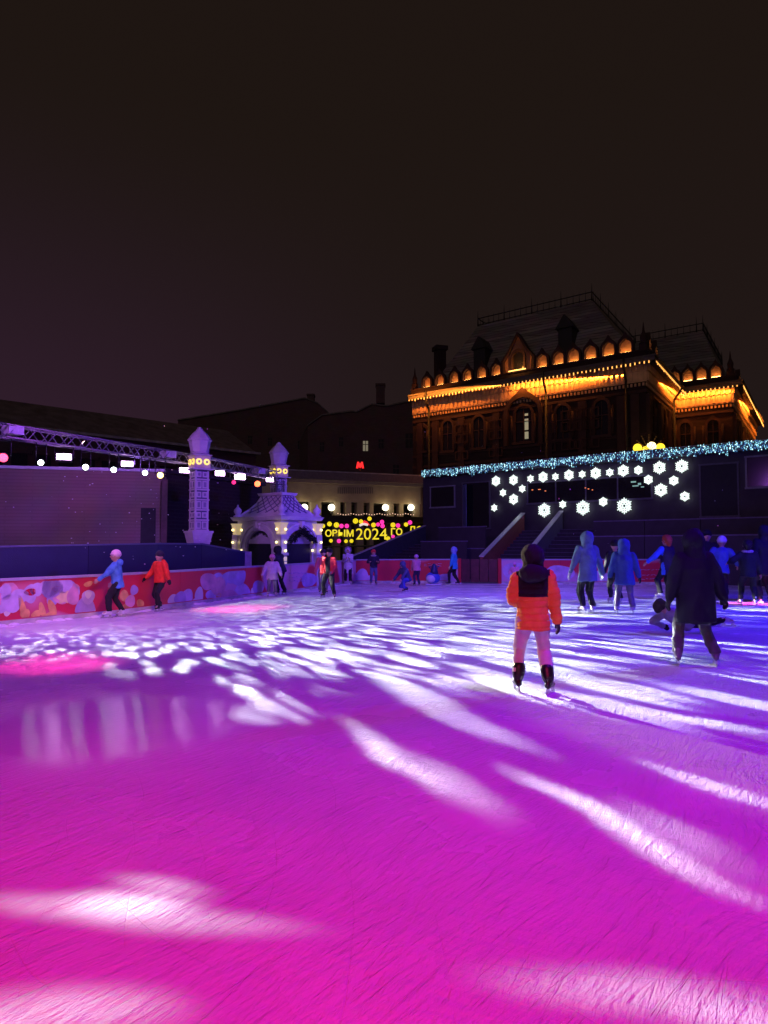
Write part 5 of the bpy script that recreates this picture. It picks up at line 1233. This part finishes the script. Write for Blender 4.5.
def fold(amp, f=9.0, seed=0.0, ring=0.0, rf=14.0):
    def g(c):
        v = mnoise.noise(Vector((c.x * f + seed, c.y * f, c.z * f * .55))) * amp + mnoise.noise(Vector((c.x * f * 2.3, c.y * f * 2.3 + seed, c.z * f * 1.6))) * amp * .5
        if ring: v += -ring * (1 - abs(math.sin(c.z * rf * math.pi))) ** 3
        return v
    return g
def ik(a, b, l1, l2, pole):
    a, b = Vector(a), Vector(b); d = b - a; L_ = d.length
    if L_ >= (l1 + l2) * .999: b = a + d.normalized() * (l1 + l2) * .999; d = b - a; L_ = d.length
    x = (l1 * l1 - l2 * l2 + L_ * L_) / (2 * L_); h = math.sqrt(max(0, l1 * l1 - x * x)); u = d.normalized()
    p = Vector(pole); p = p - u * p.dot(u)
    p = p.normalized() if p.length > 1e-5 else Vector((0, 0, 1)).cross(u)
    return a + u * x + p * h, b

def person(px, py, H, face, label, feet=((-.07, .02, 0), (.07, -.02, 0)), toes=(12, -12), hands=((-.17, .04, .47), (.17, .04, .47)), pel=(0, 0, 0), spine=(0, .02, 1),
           jacket=None, hem=-.05, flare=1.0, trousers=None, boots=None, head='hat', headm=None, head_yaw=0, head_tilt=0, glove=None, fat=1.0, ring=0.0, rf=13.5, yoke=None, vox=.016,
           group=None, skates=True, Y=None, boot_h=.05, hood_m=None, scarf=None, skirt=None, loc=None, trfat=1.0, roll=None, cat='person', bag=None, name='person'):
    base = G(px, py) if loc is None else Vector(loc)
    root_rz = R(face); HM = H
    def S(v): return Vector(v) * HM
    up = Vector(spine).normalized(); pelv = S((pel[0], pel[1], .525 + pel[2]))
    fw = Vector((0, 1, 0)); rt = fw.cross(up).normalized(); rt = Vector((1, 0, 0)) if rt.length < .1 else rt; fwd = up.cross(rt).normalized()
    neck = pelv + up * .30 * HM; chest = pelv + up * .20 * HM
    hu = (up + Vector((0, head_tilt, .35))).normalized(); headc = neck + hu * .105 * HM
    sho = [neck - up * .022 * HM + rt * s * .103 * HM for s in (-1, 1)]
    hip = [pelv + rt * s * .05 * HM - up * .01 * HM for s in (-1, 1)]
    sole = .045 if skates else .01
    legs = []
    for i in (0, 1):
        f = feet[i]; an = S((f[0], f[1], f[2] + sole + .045)); kn, an = ik(hip[i], an, .235 * HM, .225 * HM, (f[0] * .4, 1, .1)); legs.append((kn, an))
    arms = []
    for i in (0, 1):
        hnd = S(hands[i]); el, wr = ik(sho[i], hnd, .165 * HM, .145 * HM, ((-.45, .45)[i], -1, -.5)); arms.append((el, wr))
    # ---- body, one continuous surface
    b = MB()
    hr = .068 * HM; Mh = Matrix.Rotation(R(head_yaw), 3, 'Z')
    def HD(x, y, z): return headc + Mh @ Vector((x, y, z)) * HM
    b.ball(headc, hr, n=16, m=12, sc=(.86, 1.0, 1.06)); b.ball(HD(0, .022, -.035), .046 * HM, n=12, m=8, sc=(.9, .9, 1.0))
    b.cap(HD(0, .060, .004), HD(0, .076, -.016), .008 * HM, .011 * HM, 8)
    for s in (-1, 1): b.ball(HD(s * .060, -.004, -.004), .016 * HM, n=8, m=6, sc=(.5, .9, 1.3))
    b.cap(neck - up * .03 * HM, headc - Vector((0, 0, .03)) * HM, .034 * HM, .033 * HM)
    b.loft([(pelv - up * .03 * HM, rt, fwd, .075 * HM, .055 * HM), (pelv + up * .08 * HM, rt, fwd, .068 * HM, .048 * HM), (chest, rt, fwd, .085 * HM, .056 * HM), (neck - up * .02 * HM, rt, fwd, .06 * HM, .04 * HM)])
    for i in (0, 1):
        b.cap(sho[i], arms[i][0], .030 * HM, .023 * HM); b.cap(arms[i][0], arms[i][1], .023 * HM, .016 * HM); b.cap(hip[i], legs[i][0], .048 * HM, .032 * HM); b.cap(legs[i][0], legs[i][1], .032 * HM, .022 * HM)
        tt = R(toes[i]); b.cap(legs[i][1], legs[i][1] + Vector((math.sin(-tt), math.cos(tt), -.25)) * .08 * HM, .022 * HM, .016 * HM)
    def hand(mb, i, k):
        el, wr = arms[i]; d = (wr - el).normalized(); sd2 = d.cross(Vector((0, 1, 0))); sd2 = sd2.normalized() if sd2.length > .05 else Vector((1, 0, 0)); nrm = sd2.cross(d).normalized()
        # palm faces the thigh: fingers spread fore and aft
        sp_, cu = nrm, sd2 * (1 if i == 0 else -1)
        palm = wr + d * .030 * HM; r = .0075 * HM * k
        mb.cap(wr, wr + d * .02 * HM, .016 * HM * k, .018 * HM * k, 8)
        for a in (-1.0, -.33, .33, 1.0): mb.cap(wr + d * .012 * HM + sp_ * a * .010 * HM, wr + d * .052 * HM + sp_ * a * .0165 * HM, .0100 * HM * k, .0095 * HM * k, 8)
        for a, ln in ((-1.0, .034), (-.33, .041), (.33, .044), (1.0, .039)):
            p0 = wr + d * .052 * HM + sp_ * a * .0175 * HM; p1 = p0 + (d + cu * .25 + sp_ * a * .10).normalized() * ln * .55 * HM; p2 = p1 + (d + cu * .9).normalized() * ln * .5 * HM
            mb.cap(p0, p1, r, r * .95, 8); mb.cap(p1, p2, r * .95, r * .8, 8)
        t0 = wr + d * .018 * HM + sp_ * .014 * HM; t1 = t0 + (d * .75 + sp_ * .8 + cu * .3).normalized() * .030 * HM; t2 = t1 + (d + cu * .4).normalized() * .022 * HM
        mb.cap(t0, t1, r * 1.25, r * 1.1, 8); mb.cap(t1, t2, r * 1.1, r * .9, 8)
    for i in (0, 1): hand(b, i, .8 if glove else 1.0)
    me = remesh(b, vox * .62, 2, None, 'person'); me.materials.append(SKIN); me.materials.append(EYE_M); me.materials.append(LIP)
    # eyes and mouth joined to the same mesh
    bm = bmesh.new(); bm.from_mesh(me)
    def blob(c, r, sc_, mi):
        t = bmesh.ops.create_uvsphere(bm, u_segments=8, v_segments=6, radius=r, matrix=Matrix.Translation(c) @ Mh.to_4x4() @ Matrix.Diagonal((*sc_, 1)))
        fs = set(f for v in t['verts'] for f in v.link_faces)
        for f in fs: f.material_index = mi; f.smooth = True
    for s in (-1, 1): blob(HD(s * .024, .060, .008), .0075 * HM, (1.1, .6, .8), 1)
    blob(HD(0, .063, -.037), .014 * HM, (1.1, .4, .32), 2)
    bm.to_mesh(me); bm.free()
    root = bpy.data.objects.new(name, me); C.objects.link(root); root.location = base; root.rotation_euler = (0, 0, root_rz)
    tag(root, label, cat, group)
    def child(nm, mesh, mats, par=None, fn=None):
        for m_ in (mats if isinstance(mats, (list, tuple)) else [mats]): mesh.materials.append(m_)
        if fn:
            for p in mesh.polygons: p.material_index = fn(p.center)
        o = bpy.data.objects.new(nm, mesh); C.objects.link(o); o.parent = par or root; return o
    def child_mb(nm, mb, m_, par=None): o = bpy.data.objects.new(nm, mb.mesh(nm, m_)); C.objects.link(o); o.parent = par or root; return o
    F = fat
    # ---- trousers
    t = MB(); tf = trfat
    t.loft([(pelv - up * .05 * HM, rt, fwd, .078 * HM, .062 * HM), (pelv + up * .0 * HM, rt, fwd, .090 * HM, .070 * HM), (pelv + up * .06 * HM, rt, fwd, .080 * HM, .062 * HM)])
    for i in (0, 1):
        kn, an = legs[i]; sh_ = (kn - an).normalized(); t.cap(hip[i], kn, .062 * HM * tf, .046 * HM * tf); te = .035 if boot_h < .06 else .075; t.cap(kn, an + sh_ * te * HM, .046 * HM * tf, .036 * HM * tf)
        t.loft([(kn, rt, fwd, .044 * HM * tf, .046 * HM * tf), (an + sh_ * te * HM, rt, fwd, .040 * HM * tf, .042 * HM * tf), (an + sh_ * (te - .027) * HM, rt, fwd, .038 * HM * tf, .040 * HM * tf)], 14)
    child('trousers', remesh(t, vox, 3, fold(.012 * HM, 11 / HM, px)), trousers)
    # ---- jacket
    j = MB(); hz_ = pelv + up * hem * HM
    if hem < -.12: hz_ = pelv + Vector((0, 0, hem * HM)) 
    j.loft([(hz_, rt, fwd, (.105 + .0) * HM * F * flare, .085 * HM * F * flare), (pelv + up * -.02 * HM, rt, fwd, .102 * HM * F * (1 + (flare - 1) * .5), .080 * HM * F * (1 + (flare - 1) * .4)), (pelv + up * .10 * HM, rt, fwd, .096 * HM * F, .074 * HM * F), (chest, rt, fwd, .108 * HM * F, .078 * HM * F),
            (neck - up * .035 * HM, rt, fwd, .104 * HM * F, .066 * HM * F), (neck - up * .005 * HM, rt, fwd, .07 * HM * F, .052 * HM * F), (neck + up * .018 * HM, rt, fwd, .048 * HM, .048 * HM)], 24)
    for i in (0, 1):
        el, wr = arms[i]; j.cap(sho[i] - up * .01 * HM, el, .047 * HM * F, .040 * HM * F); j.cap(el, wr, .040 * HM * F, .029 * HM * F)
    jm = remesh(j, vox, 3, fold(.015 * HM, 9 / HM, px * .3, ring * HM, rf / HM))
    jo = child('jacket' if hem > -.15 else 'coat', jm, [jacket] + ([yoke[0]] if yoke else []), None, yoke[1] if yoke else None)
    # ---- boots and blades
    for i in (0, 1):
        kn, an = legs[i]; sh_ = (kn - an).normalized(); tt = R(toes[i]); td = Vector((-math.sin(tt), math.cos(tt), 0)); fp_ = feet[i][2]
        if fp_ > .05: td = (td + Vector((0, 0, -.5 if feet[i][1] < 0 else .3))).normalized()
        dn = Vector((0, 0, -1)) if fp_ <= .05 else (Vector((0, 0, -1)) - td * Vector((0, 0, -1)).dot(td)).normalized()
        bt = MB(); bt.cap(an + sh_ * boot_h * HM, an + sh_ * (.03 if boot_h > .06 else 0) * HM, (.034 if boot_h < .06 else .047) * HM, (.031 if boot_h < .06 else .042) * HM); bt.cap(an + sh_ * .03 * HM, an, .034 * HM, .031 * HM); heel = an - td * .018 * HM + dn * .022 * HM; toe = an + td * .088 * HM + dn * .028 * HM
        bt.cap(an, toe - td * .02 * HM, .030 * HM, .019 * HM); bt.cap(heel, toe, .023 * HM, .017 * HM)
        bo = child('skate_boot' if skates else 'boot', remesh(bt, vox * .7, 2), boots)
        if skates:
            bl_ = MB(); lat_ = td.cross(dn).normalized(); c0 = an + dn * (.045 + .045) * HM
            Mx = Matrix((lat_, td, -dn)).transposed()
            bl_.box(c0 + td * .035 * HM - dn * .010 * HM, (.0035 * HM, .175 * HM, .020 * HM), rot=Mx)
            for q_ in (-.015, .085): bl_.box(c0 + td * q_ * HM - dn * .030 * HM, (.012 * HM, .035 * HM, .030 * HM), rot=Mx)
            child_mb('skate_blade', bl_, STEEL, bo)
            lc = MB()
            for q_ in range(4): lc.tube(an + td * (.030 + .012 * q_) * HM - dn * (.020 - .010 * q_) * HM - lat_ * .018 * HM, an + td * (.030 + .012 * q_) * HM - dn * (.020 - .010 * q_) * HM + lat_ * .018 * HM, .003 * HM, n=5)
            child_mb('lace', lc, cloth('lace_grey', (.5, .5, .52)), bo)
    # ---- gloves
    if glove:
        for i in (0, 1):
            g = MB(); hand(g, i, 1.35); g.cap(arms[i][1], arms[i][1] - (arms[i][1] - arms[i][0]).normalized() * .03 * HM, .022 * HM, .026 * HM); child('glove', remesh(g, vox * .55, 1), glove)
    # ---- head wear
    hm = MB()
    if head == 'hood':
        hm.ball(HD(0, -.012, .006), .088 * HM, n=18, m=12, sc=(.92, .98, 1.06)); hm.loft([(neck - up * .03 * HM - fwd * .01 * HM, rt, fwd, .095 * HM, .062 * HM), (neck + up * .03 * HM - fwd * .012 * HM, rt, fwd, .075 * HM, .062 * HM), (HD(0, -.02, -.02), rt, fwd, .07 * HM, .06 * HM)])
        ho = child('hood', remesh(hm, vox, 3, fold(.012 * HM, 13 / HM, px)), headm)
    elif head == 'furhood':
        hm.ball(HD(0, -.016, .006), .086 * HM, n=18, m=12, sc=(.95, .9, 1.06)); hm.cap(neck - up * .02 * HM, HD(0, -.03, -.02), .07 * HM, .06 * HM)
        ho = child('hood', remesh(hm, vox, 3, fold(.01 * HM, 13 / HM, px)), headm)
        fu = MB(); random.seed(int(px))
        for q_ in range(420):
            a = random.uniform(0, 2 * math.pi); c0 = HD(.074 * math.cos(a), .035 + random.uniform(-.012, .012), .004 + .084 * math.sin(a)); d0 = Vector((math.cos(a) + random.uniform(-.6, .6), random.uniform(-.2, 1.0), math.sin(a) + random.uniform(-.6, .6))).normalized()
            fu.tube(c0, c0 + Mh @ d0 * .03 * HM, .006 * HM, .001 * HM, 4)
        child_mb('fur_trim', fu, hood_m or headm, ho)
    elif head == 'hat':
        hm.ball(HD(0, -.008, .022), .078 * HM, n=16, m=12, sc=(.92, 1.0, .98)); ho = child('hat', remesh(cut(hm, headc.z - .012 * HM), vox * .8, 2), headm)
        rm = MB(); 
        for q_ in range(20):
            a, a2 = 2 * math.pi * q_ / 20, 2 * math.pi * (q_ + 1) / 20; rm.tube(HD(.062 * math.cos(a), .070 * math.sin(a) - .004, .022), HD(.062 * math.cos(a2), .070 * math.sin(a2) - .004, .022), .014 * HM, n=8)
        child_mb('hat_cuff', rm, headm, ho)
    elif head == 'hair':
        hm.ball(HD(0, -.012, .018), .078 * HM, n=16, m=12, sc=(.95, .98, 1.0)); hm.cap(HD(0, -.04, 0), HD(0, -.045, -.05), .06 * HM, .045 * HM); child('hair', remesh(hm, vox * .8, 2, fold(.012 * HM, 22 / HM, 2)), headm)
    if hood_m and head in ('hat', 'hair'):
        hd_ = MB(); hd_.ball(neck - fwd * .055 * HM - up * .0 * HM, .07 * HM, n=14, m=10, sc=(1.2, .75, .7)); child('folded_hood', remesh(hd_, vox, 2, fold(.01 * HM, 12 / HM)), hood_m, jo)
    if scarf:
        s_ = MB()
        for q_ in range(18):
            a, a2 = 2 * math.pi * q_ / 18, 2 * math.pi * (q_ + 1) / 18; c0 = neck + up * .012 * HM
            s_.tube(c0 + (rt * math.cos(a) + fwd * math.sin(a)) * .06 * HM, c0 + (rt * math.cos(a2) + fwd * math.sin(a2)) * .06 * HM, .026 * HM, n=8)
        child_mb('scarf', s_, scarf, jo)
    root['_arm'] = 0; del root['_arm']
    return root, dict(H=HM, neck=neck, up=up, rt=rt, fwd=fwd, arms=arms, pelv=pelv, chest=chest, child_mb=child_mb, legs=legs)
def cut(mb, z):
    for v in mb.v:
        if v.z < z: v.z = z
    return mb

ORG = cloth('jacket_orange', (.95, .34, .075)); NVY = cloth('cloth_black_navy', (.007, .008, .022)); LGT = cloth('trousers_light', (.72, .69, .70)); BLKC = cloth('cloth_black', (.014, .013, .016)); BOOT = mat('boot_black', (.015, .015, .018), .35)
BOOTW = mat('boot_white', (.70, .70, .74), .4); BOOTG = mat('boot_pale', (.55, .53, .6), .4)
TEAL = cloth('coat_teal', (.15, .28, .33), .22); BLU = cloth('coat_blue', (.05, .12, .32), .15); GREYT = cloth('trousers_grey', (.22, .21, .25)); KHA = cloth('trousers_dark_khaki', (.09, .09, .09), .3)
hgt = lambda yh, yf, px, extra=1.0: (yf - yh) / (yf - HORIZON) * EYE * extra

def yokef(c):
    H = 1.56; x, z = c.x / H, c.z / H
    return 1 if (z > .655 and abs(x) < .098) or z > .80 and abs(x) < .112 else 0
po, I = person(534, 694, hgt(547, 694, 0), -8, 'skater seen from behind in an orange puffer jacket with black hood and pale trousers', feet=((-.105, .03, 0), (.095, -.03, 0)), toes=(14, -24),
       hands=((-.11, .15, .60), (.165, .03, .49)), jacket=ORG, hem=-.09, flare=1.02, trousers=LGT, boots=BOOT, head='hood', headm=NVY, glove=cloth('glove_navy', (.03, .03, .08)), fat=1.04, ring=.0065, rf=22.0, yoke=(NVY, yokef), vox=.010, head_tilt=.05, trfat=1.0, boot_h=.085)
hc = I['neck']; hh = MB(); hh.ball(hc - I['fwd'] * .075 * I['H'] - Vector((0, 0, .01)), .085 * I['H'], n=16, m=10, sc=(1.25, .6, .75))
mm_ = remesh(hh, .014, 3, fold(.015, 9)); mm_.materials.append(NVY); ob_ = bpy.data.objects.new('hood_collar', mm_); C.objects.link(ob_); ob_.parent = po

person(697, 666, hgt(532, 666, 0), 4, 'tall person seen from behind in a long black hooded coat and pale skates', feet=((-.145, .0, 0), (.135, -.02, 0)), toes=(-22, -20),
       hands=((-.20, .02, .47), (.24, .0, .45)), jacket=cloth('coat_black_blue', (.004, .005, .016)), hem=-.20, flare=1.06, trousers=KHA, boots=mat('boot_grey', (.16, .15, .18), .4), head='hood', headm=cloth('coat_black_blue', (.004, .005, .016)), glove=BLKC, fat=1.32, vox=.013, head_tilt=.16, trfat=1.0, boot_h=.02)
person(588, 614, hgt(533, 614, 0), 10, 'adult in a hooded grey-teal coat and black trousers, seen from behind', feet=((-.06, 0, 0), (.065, 0, 0)), hands=((-.22, .03, .49), (.20, .02, .51)), jacket=TEAL, hem=-.12, flare=1.1,
       trousers=BLKC, boots=BOOTG, head='hood', headm=TEAL, fat=1.12, glove=cloth('glove_white', (.6, .62, .66)))
person(625, 614, hgt(540, 614, 0), -12, 'adult in a hooded dark blue coat and grey trousers, seen from behind', feet=((-.10, .02, 0), (.10, -.02, 0)), hands=((-.19, .03, .49), (.20, .03, .49)), jacket=BLU, hem=-.13, flare=1.12,
       trousers=GREYT, boots=BOOTG, head='hood', headm=BLU, fat=1.15, glove=BLKC)
person(616, 604, hgt(541, 604, 0), 0, 'dark-clothed person mostly hidden behind the hooded dark blue coat', hands=((-.18, .03, .47), (.18, .03, .47)), jacket=BLKC, hem=-.10, trousers=BLKC, boots=BOOTG, head='hat', headm=BLKC, fat=1.0)
# lying figure behind the black coat
def lying():
    base = G(662, 634); hm = .90
    r, I = person(0, 0, 1.45, -84, 'person lying on the ice in a pale grey jacket behind the long black coat', loc=base, feet=((-.10, .30, .02), (.08, .36, .05)), toes=(0, -20), pel=(0, -.08, -.44), spine=(-.05, -.85, .42),
       hands=((-.22, -.30, .03), (.16, -.05, .10)), jacket=cloth('jacket_pale_grey', (.34, .36, .38)), hem=-.04, trousers=BLKC, boots=BOOTG, head='hair', headm=cloth('hair_brown', (.03, .02, .016)), head_tilt=.25, fat=1.15, glove=BLKC)
    r.location = (base.x + .62, base.y + .1, .06)
    return r
lying()
person(668, 600, hgt(536, 600, 0), 30, 'ginger-haired person in a dark coat stretching out a blue-sleeved arm', feet=((-.16, .0, .02), (.10, 0, 0)), hands=((-.30, .12, .60), (.10, .12, .60)), jacket=cloth('coat_dark_plum', (.03, .022, .04)), hem=-.14, flare=1.1,
       trousers=BLKC, boots=BOOTW, head='hair', headm=cloth('hair_ginger', (.50, .10, .04)), fat=1.1, yoke=(cloth('sleeve_blue', (.06, .20, .70)), lambda c: 1 if c.x < -.20 else 0))
person(722, 601, hgt(537, 601, 0), -25, 'skater in a blue jacket and white hat gliding on one leg', feet=((-.05, -.22, .16), (.06, .0, 0)), hands=((-.20, .08, .60), (.22, .06, .56)), jacket=cloth('jacket_blue_grey', (.06, .12, .36)), hem=-.09,
       trousers=BLKC, boots=BOOT, head='hat', headm=cloth('hat_white', (.65, .66, .72)), fat=1.1, spine=(.05, .12, 1))
person(708, 597, hgt(531, 597, 0), 170, 'dark-dressed person whose face shows above the shoulder of the long black coat', jacket=BLKC, hem=-.1, trousers=BLKC, boots=BOOT, head='hat', headm=BLKC)
person(749, 606, hgt(541, 606, 0), -20, 'skater in dark clothes with a thick pale fur collar and black hair', feet=((-.11, .03, 0), (.09, -.04, 0)), hands=((-.26, .10, .66), (.17, .03, .50)), jacket=NVY, hem=-.08, trousers=BLKC, boots=BOOTG, head='hair', headm=cloth('hair_black', (.012, .01, .01)), scarf=cloth('fur_pale', (.50, .46, .58)), fat=1.12)
person(766, 603, hgt(527, 603, 0), 8, 'tall person in a black hooded coat right beside the skater with the fur collar', jacket=NVY, hem=-.16, trousers=BLKC, boots=BOOT, head='hood', headm=NVY, fat=1.2)
# left group
person(117, 617.5, hgt(551, 617.5, 0), 100, 'skater in a blue jacket and pale pink hat near the left barrier', feet=((-.06, .10, 0), (.05, -.07, 0)), toes=(8, -14), hands=((-.12, .24, .58), (.14, .10, .52)), spine=(0, .10, 1), jacket=cloth('jacket_sky_blue', (.08, .26, .62), .25), hem=-.08,
       trousers=BLKC, boots=BOOTW, head='hat', headm=cloth('hat_pale_pink', (.72, .52, .62)), fat=1.05, hood_m=cloth('jacket_sky_blue', (.08, .26, .62)))
person(160, 611, hgt(552, 611, 0), 150, 'skater in a bright red jacket with arms held out, near the left barrier', feet=((-.05, .08, 0), (.09, -.08, .02)), toes=(16, -16), hands=((-.27, .06, .54), (.24, .10, .56)), spine=(0, .08, 1), jacket=cloth('jacket_red', (.85, .05, .025)), hem=-.04,
       trousers=BLKC, boots=BOOT, head='hat', headm=cloth('hat_dark', (.03, .02, .05)), glove=BLKC, fat=1.2, hood_m=cloth('jacket_red', (.85, .05, .025)))
person(272, 596.5, hgt(555, 596.5, 0), 190, 'small child in a pale pink coat and pink hat in front of the kiosk', feet=((-.09, 0, 0), (.09, .04, 0)), hands=((-.22, .10, .50), (.24, .10, .50)), jacket=cloth('coat_pale_pink', (.62, .48, .66)), hem=-.12, flare=1.2, trousers=GREYT, boots=BOOTW,
       head='hat', headm=cloth('hat_pink', (.68, .28, .48)), fat=1.28)
person(281, 595.2, hgt(546, 595.2, 0), 60, 'adult in dark clothes bending over the small pink child by the kiosk', feet=((-.06, .03, 0), (.07, -.05, 0)), spine=(0, .30, 1), hands=((-.14, .28, .55), (.12, .26, .55)), jacket=cloth('jacket_ink', (.02, .02, .05)), hem=-.06, trousers=BLKC, boots=BOOT, head='hood', headm=NVY, fat=1.1)
REDV = cloth('vest_red', (.75, .05, .06))
person(329, 599, hgt(549, 599, 0), 165, 'skater in black with an open red jacket, gliding in front of the kiosk', feet=((-.13, .03, 0), (.12, -.03, .02)), toes=(20, -20), hands=((-.10, .12, .55), (.16, .02, .50)), jacket=REDV, hem=-.02, trousers=BLKC, boots=BOOT, head='hat', headm=BLKC, fat=1.12,
       yoke=(BLKC, lambda c: 1 if c.y > .02 and abs(c.x) < .075 else 0))
person(323, 594, hgt(550, 594, 0), 190, 'person in a pink-red jacket and dark trousers right behind the open red jacket', hands=((-.20, .03, .48), (.18, .03, .48)), jacket=cloth('jacket_rose', (.60, .12, .20)), hem=-.06, trousers=GREYT, boots=BOOT, head='hat', headm=cloth('hat_dark', (.03, .02, .05)))
person(348, 584.6, hgt(548, 584.6, 0), 180, 'person in a long white coat with a furry hood standing at the far barrier corner', hands=((-.05, .16, .70), (.05, .16, .70)), jacket=cloth('coat_white', (.62, .58, .68)), hem=-.22, flare=1.15, trousers=BLKC, boots=BOOTW, head='furhood', headm=cloth('coat_white', (.62, .58, .68)), hood_m=cloth('fur_grey', (.40, .36, .44)), fat=1.15)
person(373.5, 585, hgt(550, 585, 0), 185, 'person in a dark jacket, blue jeans and red hat below the yellow sign', hands=((-.10, .14, .66), (.12, .14, .66)), jacket=cloth('jacket_ink', (.02, .02, .05)), hem=-.03, trousers=cloth('jeans_blue', (.10, .12, .25)), boots=BOOT, head='hat', headm=cloth('hat_red', (.60, .05, .05)), scarf=cloth('scarf_grey', (.45, .42, .5)), fat=1.1)
person(406, 592, 1.35, 130, 'child in a dark blue jacket crouching low on bent knees, near the far barrier', feet=((-.12, .16, 0), (.10, -.12, 0)), pel=(0, -.05, -.20), spine=(0, .45, .9), hands=((-.16, .30, .32), (.18, .26, .30)), jacket=cloth('jacket_slate_blue', (.05, .06, .16)), hem=-.05, trousers=cloth('trousers_bright_blue', (.06, .08, .42)), boots=BOOT, head='hood', headm=cloth('jacket_slate_blue', (.05, .06, .16)), fat=1.2)
person(417, 586, hgt(555, 586, 0), 20, 'child in a pink jacket and pink hat beside the blue skating aid', hands=((-.10, .20, .50), (.14, .20, .50)), spine=(0, .15, 1), jacket=cloth('jacket_pink', (.62, .25, .38)), hem=-.04, trousers=cloth('trousers_ink', (.03, .03, .08)), boots=BOOT, head='hat', headm=cloth('hat_lilac', (.55, .32, .60)), fat=1.2)
person(454, 585, hgt(547.5, 585, 0), 75, 'person in a bright cyan hooded jacket and black trousers standing at the far barrier', feet=((-.04, .12, 0), (.04, -.12, 0)), hands=((-.16, .08, .50), (.16, .04, .50)), jacket=cloth('jacket_cyan', (.03, .34, .60)), hem=-.10, trousers=BLKC, boots=BOOT, head='hood', headm=cloth('hood_lilac', (.20, .30, .62)), fat=1.15)
person(515, 588.5, hgt(563, 588.5, 0), 170, 'tiny child in a pink jacket at the elbow of the orange puffer jacket', hands=((-.12, .20, .60), (.22, .06, .60)), jacket=cloth('jacket_pink', (.62, .25, .38)), hem=-.06, trousers=GREYT, boots=BOOT, head='hat', headm=cloth('hat_pink', (.68, .28, .48)), fat=1.3)
for (x, yh, lb, m_) in ((431, 541, 'onlooker in a greyish coat behind the low terrace screen, left of another onlooker', cloth('coat_dusk', (.10, .09, .16))), (441, 544, 'onlooker in a dark coat behind the low terrace screen, right of another onlooker', NVY)):
    b0 = P(x, yh, 36.6); person(x, 0, 1.62, 180, lb, loc=(b0.x, 36.6, b0.z - 1.62), jacket=m_, hem=-.15, trousers=BLKC, boots=BOOT, head='hat', headm=NVY, skates=False)

# skating aid in the shape of a small seal
b0 = G(433, 585.2); k = .86
sa = empty('skating_aid', b0, 'small blue and white plastic skating aid with handles, beside the pink child', 'skating aid')
AB = mat('aid_blue', (.06, .12, .55), .35, .1, 3, 0); AW = mat('aid_white', (.65, .66, .75), .35, .06, 3, 0); AD = mat('aid_dark', (.02, .03, .12), .4, .1, 3, 0)
MB().box((b0.x, b0.y, .04), (.62, .5, .05)).tube((b0.x - .3, b0.y - .25, .02), (b0.x - .3, b0.y + .25, .02), .02, n=6).tube((b0.x + .3, b0.y - .25, .02), (b0.x + .3, b0.y + .25, .02), .02, n=6).build('base', AW, sa, .01)
MB().ball((b0.x, b0.y, .30), .26, n=18, m=12, sc=(1.15, .8, .95)).build('body', AB, sa); MB().ball((b0.x - .08, b0.y - .10, .27), .19, n=16, m=10, sc=(1.1, .75, .9)).build('belly', AW, sa)
MB().lathe((b0.x + .05, b0.y, .46), [(.17, 0), (.15, .12), (.11, .26), (.08, .36), (.02, .42)], 14).build('head', AD, sa)
MB().tube((b0.x - .18, b0.y + .05, .74), (b0.x + .26, b0.y + .05, .76), .02, n=8).tube((b0.x - .16, b0.y + .05, .74), (b0.x - .02, b0.y + .05, .58), .018, n=8).tube((b0.x + .24, b0.y + .05, .76), (b0.x + .12, b0.y + .05, .58), .018, n=8).build('handle', AD, sa)
